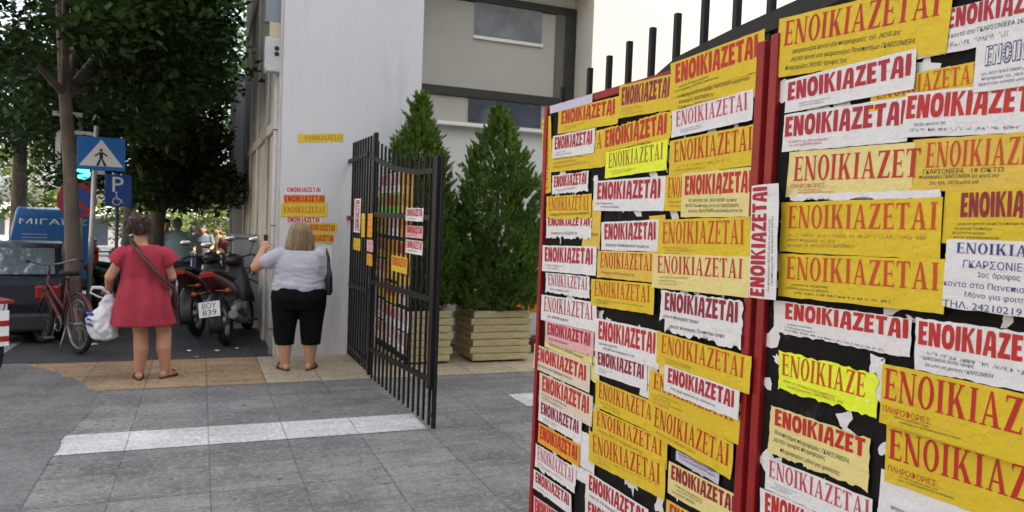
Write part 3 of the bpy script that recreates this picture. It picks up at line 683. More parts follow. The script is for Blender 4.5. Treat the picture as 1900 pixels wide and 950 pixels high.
B('R20', (1427, 845), (1626, 925), 62, 'w', 'white notice with thin pink red serif letters near the bottom', ink='m', lines=3, small='u', head=(.04, .42, .98, .93), **S)
B('R22', (1640, 868), (1990, 1010), 130, 'w', 'white sheet with dark print and handwriting in the bottom right corner', ink='u', lines=5, small='b', head=(.55, .62, .98, .8), **S)
B('R19', (1651, 785), (2090, 905), 108, 'y', 'large yellow notice with big red serif letters, lower of the pair at the right edge', ink='r', lines=2, small='b', head=(.02, .42, 1, .93), extra=(('ΠΛΗΡΟΦΟΡΙΕΣ:', .02, .2, .26, .11, 1),), **S)
B('R18', (1654, 672), (2090, 765), 112, 'y', 'large yellow notice with big red serif letters, upper of the pair at the right edge', ink='r', lines=2, small='b', head=(.02, .42, 1, .93), extra=(('ΠΛΗΡΟΦΟΡΙΕΣ:', .02, .2, .26, .11, 1),), **S)
# the upright white notice on the centre post
XBs = XB; XB = XBs-.024
B('V', (1409, 345), (1461, 340), 208, 'w', 'white notice turned on its side and pasted over the centre post', ink='c', rot=1, lines=2, head=(.02, .42, .98, .95), small='b', **F)
XB = XBs
# ---- notices on the building's pillar
def on_wall(TL, TR, h, paper, label, yw=8.95, dy=.003, **kw):
    a = un(*TL, y=yw); b = un(*TR, y=yw); c = un(TL[0], TL[1]+h, y=yw); u = (b-a); W = u.length; u.normalize()
    v = Vector((0, -1, 0)).cross(u).normalized()
    if v.z < 0: v = -v
    Hh = abs(a.z-c.z); o0 = a-v*Hh+Vector((0, -dy, 0))
    o = notice('notice', o0, u, v, W, Hh, paper, seed=int(TL[0]+TL[1]), **kw); return tag(o, label, 'notice', 'notices on the pillar')
on_wall((552, 249), (637, 247), 17, 'y', 'lone torn yellow strip high on the white pillar', ink='d', lines=0, torn=2.2, head=(.15, .3, .97, .8), style='serif')
on_wall((529, 346), (598, 346), 15, 'w', 'white slip with pink letters at the top of the pillar stack', ink='m', lines=0, head=(.05, .3, .95, .9))
on_wall((526, 362), (603, 362), 16, 'o', 'dark orange slip under the white one in the pillar stack', ink='r', lines=0, head=(.02, .2, .98, .95))
on_wall((530, 402), (596, 403), 11, 'w', 'thin white slip with red letters just above the blonde head', ink='r', lines=0, head=(.05, .1, .95, .95), dy=.0025)
on_wall((521, 378), (607, 379), 24, 'y', 'yellow slip in the middle of the pillar stack', ink='o', lines=0, head=(.06, .3, .94, .8), style='serif', dy=.006)
on_wall((568, 412), (627, 414), 19, 'y', 'upper of two yellow slips right of the blonde head', ink='o', lines=0, head=(.05, .2, .9, .8), torn=1)
on_wall((562, 431), (620, 433), 19, 'y', 'lower of two yellow slips right of the blonde head', ink='r', lines=0, head=(.05, .2, .98, .8), torn=1, dy=.006)
on_wall((588, 456), (616, 456), 46, 'w', 'plain white sheet on the pillar at the blonde woman\'s shoulder', text='', lines=0, dy=.003)
on_wall((642, 399), (656, 399), 17, 'k', 'small pink slip at the pillar edge beside the gate hinge', ink='c', lines=0, dy=.004)

# ================================================================ LEFT GATE LEAF (open, with slips of paper)
lg = thing('iron_gate', 'black iron gate leaf standing open beside the pillar, slips of paper tied to its bars', 'gate', (1.60, 8.74, 0), group='black iron gate leaves')
GA = Vector((1.60, 8.74)); GB = Vector((1.615, 7.58)); GC = Vector((1.71, 5.50))
def gp(px, py, a=GA, b=GB):
    """point of the upright plane through a and b"""
    d = CF + CR*((px-950)/FPX) - CU*((py-475)/FPX); n = Vector(((b-a).y, -(b-a).x)); t = (n.dot(a)-n.dot(CC.xy))/n.dot(d.xy)
    return CC+d*t
def gl(p): return Vector(p)-Vector((1.60, 8.74, 0))
hA0, hA1 = gp(648, 268).z, gp(684, 254).z
n = 9
for i in range(n):
    p = GA.lerp(GB, (i+.3)/n); z = hA0+(hA1-hA0)*i/(n-1); mb = MB(); q = gl((p.x, p.y, 0))
    mb.box((q.x-.011, q.y-.011, .05), (q.x+.011, q.y+.011, z)); mb.build('bar', M_blkp, lg, bevel=.003)
def seg_rail(p0, p1, th=.022, name='rail'):
    mb = MB(); a, b = gl(p0), gl(p1); d = (b-a).normalized(); nrm = Vector((d.y, -d.x, 0)).normalized()*.014; zz = Vector((0, 0, th))
    vs = [a-nrm-zz, a+nrm-zz, a+nrm+zz, a-nrm+zz, b-nrm-zz, b+nrm-zz, b+nrm+zz, b-nrm+zz]
    mb.add(vs, [(0, 1, 2, 3), (7, 6, 5, 4), (0, 4, 5, 1), (1, 5, 6, 2), (2, 6, 7, 3), (3, 7, 4, 0)]); return mb
for py0, py1 in ((300, 286), (405, 402), (528, 540), (640, 676)):
    seg_rail(gp(648, py0), gp(684, py1)).build('rail', M_blkp, lg)
q = gl((GB.x, GB.y, 0)); mb = MB(); mb.box((q.x-.02, q.y-.03, .04), (q.x+.02, q.y+.03, gp(684, 252).z)); mb.build('hinge_post', M_blkp, lg, bevel=.004)
topB = [(690, 257), (705, 268), (725, 280), (745, 288), (765, 292), (785, 291), (805, 289)]
def tz(px):
    for (a, ya), (b, yb) in zip(topB, topB[1:]):
        if a <= px <= b: return ya+(yb-ya)*(px-a)/(b-a)
    return topB[0][1] if px < topB[0][0] else topB[-1][1]
for i in range(15):
    p = GB.lerp(GC, (i+.7)/15.2); bpx = 812
    # px of this bar at mid height
    for k in range(680, 815):
        g = gp(k, 420, GB, GC)
        if g.y <= p.y: bpx = k; break
    z = gp(bpx, tz(bpx), GB, GC).z; q = gl((p.x, p.y, 0)); mb = MB()
    mb.box((q.x-.010, q.y-.010, .02), (q.x+.010, q.y+.010, z)); mb.build('bar', M_blkp, lg, bevel=.003)
rl = [(688, 288), (706, 300), (722, 308), (740, 314), (760, 318), (780, 319), (806, 317)]
mb = MB()
for (a, b) in zip(rl, rl[1:]):
    t_ = seg_rail(gp(*a, GB, GC), gp(*b, GB, GC)); mb.add(t_.v, t_.f)
mb.build('top_rail', M_blkp, lg)
for (a, b) in (((690, 398), (800, 404)), ((690, 523), (800, 556)), ((688, 648), (800, 706))):
    seg_rail(gp(*a, GB, GC), gp(*b, GB, GC)).build('rail', M_blkp, lg)
a = gp(800, 722, GB, GC); b = gp(800, 292, GB, GC); q = gl(a)
mb = MB(); mb.box((q.x-.03, q.y-.055, a.z), (q.x+.03, q.y+.045, b.z)); mb.build('lock_stile', M_blkp, lg, bevel=.005)
for dy in (-.06, .035):
    mb = MB(); mb.box((q.x-.009, q.y+dy-.009, .015), (q.x+.009, q.y+dy+.009, a.z+.02)); mb.build('drop_bolt', M_blkp, lg)
mb = MB(); mb.box((q.x-.008, q.y-.052, .10), (q.x+.008, q.y+.028, .115)); mb.build('bolt_brace', M_blkp, lg)
# slips tied to the bars
def on_gate(px0, px1, py, h, paper, label, a=GB, b=GC, off=.018, rot=0, **kw):
    p = gp(px0, py, a, b); r = gp(px1, py, a, b); c = gp(px0, py+h, a, b)
    u = Vector((r.x-p.x, r.y-p.y, 0)); W = u.length; u.normalize(); v = Vector((0, 0, 1)); nn = u.cross(v); Hh = p.z-c.z
    o0 = p-v*Hh+nn*off
    if rot: o0 = o0+u*W; u, v = v, -u; W, Hh = Hh, W
    return tag(notice('notice', o0, u, v, W, Hh, paper, seed=px0+py, **kw), label, 'notice', 'slips tied to the open gate')
on_gate(661, 673, 369, 62, 'w', 'tall white slip on the open gate near its hinge', GA, GB, text='ENOIKIAZETAI', rot=1, ink='c', lines=0, head=(.05, .2, .95, .8))
on_gate(659, 672, 441, 22, 'y', 'yellow slip hanging right under the tall white one on the gate', GA, GB, text='', lines=2, small='d')
on_gate(677, 684, 396, 44, 'y', 'yellow slip on the gate\'s hinge post', GA, GB, text='', lines=3, small='d', off=.034)
on_gate(688, 697, 396, 44, 'o', 'orange slip just right of the hinge post', text='', lines=3, small='r', off=.03)
on_gate(686, 698, 444, 22, 'k', 'pale pink slip right of the hinge post', text='', lines=2, small='r', off=.03)
on_gate(686, 697, 470, 22, 'o', 'small orange slip lowest beside the hinge post', text='', lines=2, small='d', off=.03)
on_gate(730, 760, 473, 29, 'y', 'golden slip with red letters in the middle of the open gate', ink='o', lines=1, small='d')
on_gate(757, 790, 386, 24, 'w', 'white slip with red letters, top of three at the lock side of the gate', ink='c', lines=1)
on_gate(757, 789, 418, 22, 'k', 'pinkish slip with red letters, middle of three at the lock side', ink='c', lines=1)
on_gate(757, 789, 444, 25, 'w', 'white slip with red letters, lowest of three at the lock side', ink='r', lines=1)
# a tall notice board leaning behind the open leaf: seen through its bars
bk = thing('notice_board', 'notice board covered in faded notices standing behind the bars of the open gate', 'notice board', (1.75, 7.97, 0))
bk.rotation_euler = (0, 0, R(2))
mb = MB(); mb.box((0, -1.22, .30), (.03, 0, 2.10)); mb.build('panel', M_bboard, bk)
rg = random.Random(11)
Mb = bk.matrix_basis
cols = ['t', 'o', 'w', 'y', 't', 'k', 'c', 'w']
kk = 0
_b = Matrix.Translation((1.75, 7.97, 0)) @ Matrix.Rotation(R(2), 4, 'Z')
ncol = ['leftmost', 'middle', 'rightmost']
nrow = ['top', 'second', 'third', 'fourth', 'fifth', 'sixth', 'seventh', 'bottom']
cname = dict(c='cream', y='yellow', o='orange', w='white', t='ochre', k='pinkish', n='green', p='pale')
greenp = mat('paper_green', (.16, .62, .05), .7, .05, 3); PAP['g'] = greenp; cname['g'] = 'green'
for j in range(8):
    for i in range(3):
        y = -.02-i*.40+rg.uniform(-.03, .01); z = 2.08-j*.215-.19+rg.uniform(-.02, .02)
        pc = 'g' if (j == 1 and i in (0, 1)) else rg.choice(cols)
        if j >= 6 and rg.random() < .5: pc = 'w'
        o0 = _b @ Vector((-.004-.0022*((i*2+j) % 4), y, z)); u = (_b.to_3x3() @ Vector((0, -1, 0)))
        o = notice('notice', o0, u, Vector((0, 0, 1)), .39, .20, pc, ink=rg.choice('rco'), style=rg.choice(('fat', 'serif')), lines=1, seed=500+kk); kk += 1
        tag(o, '%s notice behind the open gate\'s bars, %s of the %s column there' % (cname[pc], nrow[j], ncol[i]), 'notice', 'notices behind the open gate')

# ================================================================ PLANTERS WITH CONIFERS
M_plank = mat('planter_wood', (.52, .44, .23), .75, .22, 7, .4, bscale=30, stretch=(1, 1, 5), dirt=((.24, .21, .13), 4, .55, .55))
M_soil = mat('soil', (.05, .035, .025), .95, .4, 20, .8)
M_bark = mat('bark', (.13, .105, .085), .95, .4, 9, .9, bscale=25, stretch=(1, 1, .3), dirt=((.30, .27, .23), 4, .55, .5))
def planter(x, y, wd, label):
    t = thing('wooden_planter', label, 'planter', (x, y, 0), group='wooden planters')
    for k in range(7):
        z = .03+k*.083; h = wd/2
        ov = .03 if k % 2 else 0; ou = 0 if k % 2 else .03
        for s in (-1, 1):
            mb = MB(); mb.box((-h-ov+.0, s*(h-.03)-.024, z), (h+ov, s*(h-.03)+.024, z+.076)); mb.build('plank', M_plank, t, bevel=.007)
            mb = MB(); mb.box((s*(h-.03)-.024, -h+.056+.0, z), (s*(h-.03)+.024, h-.056, z+.076)); mb.build('plank', M_plank, t, bevel=.007)
    mb = MB(); mb.box((-wd/2+.06, -wd/2+.06, .02), (wd/2-.06, wd/2-.06, .57)); mb.build('soil', M_soil, t)
    return t
L_con = leaf_mat('conifer_spray', (.07, .15, .020), (.26, .43, .07), .3)
def conifer(x, y, zb, H, rad, label, seed):
    t = thing('conifer', label, 'conifer', (x, y, zb), group='conifers in planters')
    rg = random.Random(seed)
    mb = MB(); mb.tube([(0, 0, 0), (.01, 0, H*.5), (0, .01, H*.93)], [.035, .022, .004], 7); mb.build('trunk', M_bark, t)
    mb = MB()
    for i in range(2300):        # upright fans, each of many small flat twigs
        a0 = rg.random(); zf = 1-math.sqrt(a0)*.98 if i % 3 else rg.random()**1.4
        prof = (math.sin(min(1, (1-zf)*1.25)*math.pi/2)**.9)*(.80+.2*min(1, zf/.12)); az = rg.uniform(0, 6.283)
        lump = 1+.16*math.sin(az*3+zf*11+seed)+.10*math.sin(az*7-zf*23)
        r_ = rad*prof*lump*math.sqrt(rg.uniform(.4, 1.0))
        c = Vector((r_*math.cos(az), r_*math.sin(az), zf*H*.93+.02))
        out = Vector((math.cos(az), math.sin(az), 0)); axis = (out*rg.uniform(.25, .8)+Vector((0, 0, 1))+Vector((rg.gauss(0, .25), rg.gauss(0, .25), 0))).normalized()
        L = rg.uniform(.09, .19)*(1.1 if zf < .8 else .75)
        for k in range(30):
            f = rg.random(); p = c+axis*L*f
            s = (axis.orthogonal()); s.rotate(Matrix.Rotation(rg.uniform(0, 6.283), 3, axis)); s.normalize()
            d = (s*rg.uniform(.5, 1.0)*(1.1-f)+axis*rg.uniform(.5, 1.0)).normalized(); l_ = rg.uniform(.03, .08); w_ = rg.uniform(.005, .012)
            n_ = d.cross(Vector((rg.gauss(0, 1), rg.gauss(0, 1), rg.gauss(0, 1)))).normalized()*w_
            mb.add([p, p+d*l_*.5+n_, p+d*l_, p+d*l_*.5-n_], [(0, 1, 2, 3)])
    mb.build('crown', L_con, t); return t
px2 = (un(873, 672, z=0).x+un(974, 671, z=0).x)/2
planter(px2+.02, 8.48, .70, 'slatted wooden planter between the gate and the red framed board')
pl1 = un(826, 668, z=0)
planter(pl1.x-.36, 8.50, .68, 'slatted wooden planter half hidden behind the iron gate')
c2 = un(912, 580, y=8.5); tp = un(915, 185, y=8.5)
conifer(c2.x+.02, 8.5, .56, tp.z-.56, .56, 'broad green conifer standing in the planter right of the gate', 3)
c1 = un(782, 160, y=8.5)
conifer(c1.x, 8.52, .56, c1.z-.56, .39, 'narrower conifer rising behind the open iron gate', 8)
on_wall((950, 505), (1000, 508), 30, 'w', 'white notice low on the wall behind the broad conifer', yw=9.55, ink='c', lines=1)
on_wall((952, 540), (1002, 543), 38, 'o', 'orange notice low on the wall behind the broad conifer', yw=9.55, ink='r', lines=1)
on_wall((935, 440), (965, 442), 20, 'o', 'small orange notice on the wall seen through the conifer', yw=9.55, ink='r', lines=1)
pot = thing('flower_pot', 'small brown clay pot standing on the floor behind the board\'s far edge', 'pot', (4.02, 8.7, 0))
mb = MB(); mb.loft([(0, 0, 0, .08, .08), (.02, 0, 0, .09, .09), (.16, 0, 0, .12, .12), (.161, 0, 0, .135, .135), (.2, 0, 0, .135, .135)], 18); mb.build('pot', mat('clay', (.26, .11, .06), .8, .2, 8), pot)
mb = MB(); mb.loft([(.185, 0, 0, .12, .12), (.203, 0, 0, .118, .118)], 18); mb.build('soil', M_soil, pot)

# ================================================================ SIGNS AND STREET FURNITURE
M_galv = mat('galvanised', (.50, .51, .50), .4, .15, 8, metal=.4, dirt=((.25, .22, .18), 6, .55, .5))
M_blue = mat('sign_blue', (.012, .16, .52), .35, .06, 3); M_signw = mat('sign_white', (.78, .79, .80), .4, .04, 3); M_signk = mat('sign_black', (.012, .012, .014), .4, .1, 3)
M_signr = mat('sign_red', (.40, .02, .02), .4, .08, 3); M_dblue = mat('sign_deep_blue', (.015, .075, .32), .35, .06, 3)
M_rub = MATS['black_rubber']
def flat(mb, poly, y0, mi=0, th=.002): mb.prism(poly, y0-th, y0, mi)
YS = 12.4
g = un(168, 515, y=YS); g2 = un(181, 240, y=YS)
ps = thing('crossing_sign', 'square blue pedestrian crossing sign on a leaning pale pole by the kerb', 'road sign', (g.x-.03, YS, -.004))
lean = Vector((g2.x-g.x, 0, g2.z-g.z)).normalized()
base = Vector((0, 0, 0)); topp = base+lean*(g2.z/lean.z+.05)
mb = MB(); mb.tube([base-lean*.3, topp], .035, 12); mb.build('pole', M_galv, ps)
sa = un(142, 251, y=YS-.05); sb = un(233, 318, y=YS-.05)
cx, cz = (sa.x+sb.x)/2-(g.x-.03), (sa.z+sb.z)/2; hs = (sb.x-sa.x)/2*.98; hv = (sa.z-sb.z)/2
Ms = Matrix.Translation((cx, -.05, cz)) @ Matrix.Rotation(-.0, 4, 'Y')
mb = MB(); mb.box((-hs, 0, -hv), (hs, .012, hv)); o = mb.build('sign_plate', M_blue, ps, bevel=.004); o.matrix_local = Ms
mb = MB(); tr = [(-hs*.92, -hv*.76), (hs*.92, -hv*.76), (0, hv*.86)]; flat(mb, tr, -.0005); q = mb.build('triangle', M_signw, o)
mb = MB(); S_ = hv*.62
def blob(pts): flat(mb, [(x*S_, z*S_-.23*hv) for x, z in pts], -.003)
blob([(.13*math.cos(a*.5236)-.02, .72+.15*math.sin(a*.5236)) for a in range(12)])
blob([(-.18, .52), (.16, .52), (.14, -.1), (-.14, -.1)]); blob([(-.14, -.1), (.02, -.1), (-.22, -.82), (-.46, -.82)]); blob([(.0, -.11), (.14, -.11), (.5, -.82), (.24, -.82)])
blob([(-.18, .52), (-.17, .36), (-.5, .06), (-.6, .16)]); blob([(.16, .52), (.16, .34), (.48, .1), (.56, .22)]); mb.build('walking_figure', M_signk, q)
mb = MB(); mb.box((cx-.05, -.05, cz-hv-.06), (cx+.05, .02, cz-hv-.005)); mb.build('bracket', M_galv, ps)
# disabled parking
YP = 13.2
sa = un(195, 322, y=YP); sb = un(244, 384, y=YP); gx = un(216, 420, y=YP).x
pk = thing('parking_sign', 'blue disabled parking sign with a large P on a thin dark pole', 'road sign', (gx, YP, -.004))
w_ = (sb.x-sa.x); h_ = sa.z-sb.z
mb = MB(); mb.tube([(0, .03, -.3), (0, .03, sa.z+.02)], .028, 10); mb.build('pole', mat('dark_pole', (.09, .10, .10), .5, .2, 8, metal=.4), pk)
mb = MB(); mb.box((sa.x-gx, -.012, sb.z), (sb.x-gx, 0, sa.z)); o = mb.build('sign_plate', M_dblue, pk, bevel=.004)
mb = MB(); put_text(mb, 'P', sa.x-gx+.28*w_, sb.z+.46*h_, .42*w_, .46*h_, 0, -.0145); mb.build('letter', M_signw, o)
mb = MB(); X, Z_ = sa.x-gx+.5*w_, sb.z+.2*h_; k = .2*h_
mb.tube([(X-.25*k, -.015, Z_+.9*k), (X-.15*k, -.015, Z_+.1*k), (X+.45*k, -.015, Z_+.1*k), (X+.75*k, -.015, Z_-.6*k)], .008, 6)
mb.torus((X-.02, -.015, Z_-.2*k), .55*k, .007, 'y', 20, 6); mb.ell((X-.27*k, -.015, Z_+1.15*k), (.016, .006, .016)); mb.build('wheelchair_symbol', M_signw, o)
# no parking disc
YN = 13.0
c = un(143, 372, y=YN); r0 = abs(un(180, 372, y=YN).x-c.x)
npk = thing('no_parking_sign', 'round red rimmed blue no parking sign partly behind the tree trunk', 'road sign', (c.x, YN, -.15))
mb = MB(); mb.tube([(0, .04, -.3), (0, .04, c.z+.15+r0)], .028, 10); mb.build('pole', MATS['dark_pole'], npk)
mb = MB(); mb.prism([(r0*math.cos(a*math.pi/20), c.z+.15+r0*math.sin(a*math.pi/20)) for a in range(40)], -.008, .0); o = mb.build('rim', M_signr, npk)
mb = MB(); flat(mb, [(r0*.76*math.cos(a*math.pi/20), c.z+.15+r0*.76*math.sin(a*math.pi/20)) for a in range(40)], -.0085); mb.build('disc', M_dblue, o)
mb = MB(); d = r0*.54; t_ = r0*.09; zz = c.z+.15
flat(mb, [(-d-t_, zz+d-t_), (-d+t_, zz+d+t_), (d+t_, zz-d+t_), (d-t_, zz-d-t_)], -.011); mb.build('slash', M_signr, o)
# traffic light with white rimmed backing board
YT = 14.2
ta = un(103, 240, y=YT); tb = un(178, 345, y=YT); tcx = (ta.x+tb.x)/2
tl = thing('traffic_light', 'traffic light on a white rimmed backing board, green lamp lit, behind the trunk', 'traffic light', (tcx, YT, -.15))
hw = (tb.x-ta.x)/2; zb, zt_ = tb.z+.15, ta.z+.15
mb = MB(); mb.tube([(.05, .10, -.3), (.05, .10, zt_+.25)], .045, 12); mb.build('pole', M_galv, tl)
def rrect(hx, z0, z1, r_, n=5):
    out = []
    for cx_, cz_, a0 in ((hx-r_, z1-r_, 0), (-hx+r_, z1-r_, 90), (-hx+r_, z0+r_, 180), (hx-r_, z0+r_, 270)):
        for k in range(n+1): a = R(a0+90*k/n); out.append((cx_+r_*math.cos(a), cz_+r_*math.sin(a)))
    return out
mb = MB(); mb.prism(rrect(hw, zb, zt_, .1), 0, .012); o = mb.build('rim', M_signw, tl)
mb = MB(); mb.prism(rrect(hw-.075, zb+.075, zt_-.075, .06), -.004, -.0005); mb.build('backing_board', M_signk, o)
lamps = (('red_lens', (.10, .01, .01), 0), ('amber_lens', (.12, .06, .01), 0), ('green_lens', (.05, .85, .75), 2.2))
zc = [zt_-.22, (zt_+zb)/2, zb+.20]; 
mb = MB(); mb.box((-.02, -.12, zb+.07), (.26, -.006, zt_-.07)); hs_ = mb.build('housing', M_signk, tl, bevel=.02)
for (nm, colr, em), z in zip(lamps, zc):
    mb = MB(); mb.tube([(.12, -.135, z), (.12, -.121, z)], .105, 20); mb.build('lens', mat(nm, colr, .3, .05, 3, emit=em), hs_)
    mb = MB(); 
    for k in range(9):
        a0, a1 = R(180*k/9), R(180*(k+1)/9)
        mb.add([(.12+.115*math.cos(a), y, z+.115*math.sin(a)) for a in (a0, a1) for y in (-.12, -.26)], [(0, 1, 3, 2)])
    mb.build('visor', M_signk, hs_)
mb = MB(); mb.tube([(.05, .06, zt_+.2), (-.1, -.2, zt_+.24)], .02); mb.box((-.3, -.26, zt_+.2), (.12, -.16, zt_+.27)); mb.build('arm', M_galv, tl)
# cabinet with graffiti
ca = un(433, 440, y=11.6); cb = un(489, 440, y=11.6); zc_ = un(460, 436, y=11.6).z
M_cab = mat('cabinet_grey', (.30, .32, .345), .55, .1, 5, dirt=((.16, .165, .17), 3, .5, .5))
cbn = thing('utility_cabinet', 'grey steel street cabinet with black graffiti against the side wall', 'cabinet', (ca.x, 11.6, 0))
wc = cb.x-ca.x-.005
mb = MB(); mb.box((0, 0, .06), (wc, .5, zc_-.05)); body = mb.build('body', M_cab, cbn, bevel=.01)
mb = MB(); mb.box((.01, .02, -.2), (wc-.01, .48, .058)); mb.build('plinth', M_side, cbn)
mb = MB(); mb.box((-.02, -.03, zc_-.048), (wc+.01, .52, zc_)); mb.build('lid', M_cab, cbn, bevel=.012)
mb = MB(); mb.box((.02, -.012, zc_*.66), (wc-.02, -.001, zc_-.08)); mb.box((.02, -.012, .1), (wc-.02, -.001, zc_*.64)); mb.build('door', M_cab, cbn, bevel=.004)
mb = MB()
for pts in ([(.06, .86), (.10, .97), (.05, 1.0), (.15, .85)], [(.17, .95), (.16, .84), (.23, .86), (.25, .96), (.18, .94)], [(.27, .82), (.35, .95), (.38, .80), (.30, .86)], [(.12, .72), (.25, .77), (.36, .70)]):
    mb.tube([(x*wc/.42, -.014, z*.9-.02) for x, z in pts], .011, 6)
mb.build('graffiti', M_signk, cbn)
# ================================================================ BICYCLE, MOTORCYCLES, CAR, VAN
M_bred = mat('bicycle_red', (.11, .014, .02), .5, .2, 8, dirt=((.06, .03, .02), 12, .5, .6)); M_chrome = mat('chrome', (.62, .62, .62), .22, .1, 6, metal=1)
M_mred0 = mat('carrier_red', (.22, .014, .014), .5, .15, 10)
M_tail = mat('tail_lens', (.34, .012, .01), .25, .1, 8)
M_tyre = mat('tyre', (.014, .014, .014), .85, .3, 30, .3); M_steel = mat('dull_steel', (.30, .30, .31), .4, .2, 12, metal=.8)
def wheel(parent, x, R_, tr, spokes=18, rim=M_chrome, hub=.02, z=None, name='wheel'):
    z = R_ if z is None else z
    t = MB(); t.torus((0, 0, 0), R_-tr, tr, 'y', 44, 10); wv = t.build(name, M_tyre, parent, loc=(x, 0, z))
    r_ = MB(); r_.torus((0, 0, 0), R_-2.1*tr, tr*.38, 'y', 44, 6, sx=1.6); r_.build('rim', rim, wv)
    s = MB()
    for k in range(spokes):
        a = 2*math.pi*k/spokes; b = a+(.35 if k % 2 else -.35)
        s.tube([(hub*math.cos(b), .03 if k % 4 < 2 else -.03, hub*math.sin(b)), ((R_-2.2*tr)*math.cos(a), 0, (R_-2.2*tr)*math.sin(a))], .0022 if R_ > .315 else .004, 4, cap=False)
    s.tube([(0, -.05, 0), (0, .05, 0)], hub, 10); s.build('spokes', M_steel, wv); return wv
def bicycle(label, x, y, rz, carrier=False):
    bic = thing('bicycle', label, 'bicycle', (x, y, 0), rotz=rz, group='parked bicycles')
    wheel(bic, 0, .33, .029, 24, M_steel); wheel(bic, 1.0, .33, .029, 24, M_steel)
    mb = MB()
    for a, b, r_ in (((.0, .04, .33), (.42, 0, .29), .010), ((0, -.04, .33), (.42, 0, .29), .010), ((.0, .04, .33), (.32, 0, .72), .009), ((0, -.04, .33), (.32, 0, .72), .009), ((.42, 0, .29), (.30, 0, .80), .016), ((.42, 0, .29), (.84, 0, .62), .02), ((.38, 0, .45), (.82, 0, .72), .018), ((.86, 0, .58), (.80, 0, .82), .018)):
        mb.tube([a, b], r_, 10)
    mb.build('frame', M_bred, bic)
    mb = MB(); 
    mb.tube([(.80, 0, .82), (.79, 0, .94)], .012, 8); mb.build('stem', M_bred, bic)
    for s in (-.05, .05): mb = MB(); mb.tube([(.86, s*.6, .58), (.90, s, .50), (1.0, s, .33)], .011, 8); mb.build('fork_leg', M_bred, bic)
    mb = MB(); mb.tube([(.62, .29, .99), (.76, .27, 1.0), (.80, .12, .95), (.79, 0, .94), (.80, -.12, .95), (.76, -.27, 1.0), (.62, -.29, .99)], .011, 8); mb.build('handlebar', M_steel, bic)
    mb = MB(); 
    for s in (-1, 1): mb.tube([(.60, s*.29, .99), (.72, s*.277, 1.0)], .017, 8)
    mb.build('grip', M_tyre, bic)
    mb = MB(); mb.loft([(.0, 0, 0, .06, .10), (.03, -.01, 0, .075, .12), (.05, 0, 0, .06, .09)], 16); mb.loft([(.01, .1, 0, .13, .03), (.045, .1, 0, .13, .025)], 14); mb.build('saddle', M_tyre, bic, loc=(.26, 0, .85))
    mb = MB(); mb.tube([(.30, 0, .8), (.285, 0, .87)], .012, 8); mb.build('seat_post', M_chrome, bic)
    mb = MB(); mb.torus((.42, .05, .29), .085, .006, 'y', 24, 6); mb.tube([(.42, .07, .29), (.5, .08, .14)], .009, 6); mb.tube([(.42, -.07, .29), (.34, -.08, .44)], .009, 6); mb.box((.46, .07, .12), (.54, .15, .14)); mb.box((.30, -.15, .44), (.38, -.07, .46)); mb.build('crankset', M_steel, bic)
    mb = MB(); 
    for k, (cx_, a0, a1) in enumerate(((0, 20, 175), (1.0, 40, 170))):
        pts = [(cx_+.345*math.cos(R(a0+(a1-a0)*j/10)), 0, .33+.345*math.sin(R(a0+(a1-a0)*j/10))) for j in range(11)]; mb.tube(pts, .022, 8, flat=.35)
    mb.build('mudguard', M_bred, bic)
    mb = MB(); mb.tube([(.2, .05, .3), (.12, .16, .01)], .008, 6); mb.build('kickstand', M_steel, bic)
    if carrier:
        mb = MB(); mb.box((-.34, -.10, .735), (.22, .10, .765))
        for s_ in (-1, 1): mb.tube([(-.2, s_*.08, .74), (0, s_*.055, .33)], .007, 6)
        mb.build('luggage_carrier', M_mred0, bic, bevel=.008)
        fl = MB(); fl.box((-.385, -.038, .36), (-.372, .038, .68)); fl = fl.build('mud_flap', M_signw, bic)
        for z_ in (.40, .54): mb = MB(); mb.box((-.388, -.037, z_), (-.3855, .037, z_+.05)); mb.build('red_band', M_tail, fl)
    return bic
g_ = un(146, 656, z=0)
bicycle('old dark red bicycle with a black saddle parked against the tree trunk', g_.x, g_.y, math.atan2(.86, -.50))
g_ = un(6, 716, z=0)
bicycle('bicycle with a red carrier and striped flap, cut by the left edge of the picture', g_.x-.20, g_.y+.33, R(122), True)

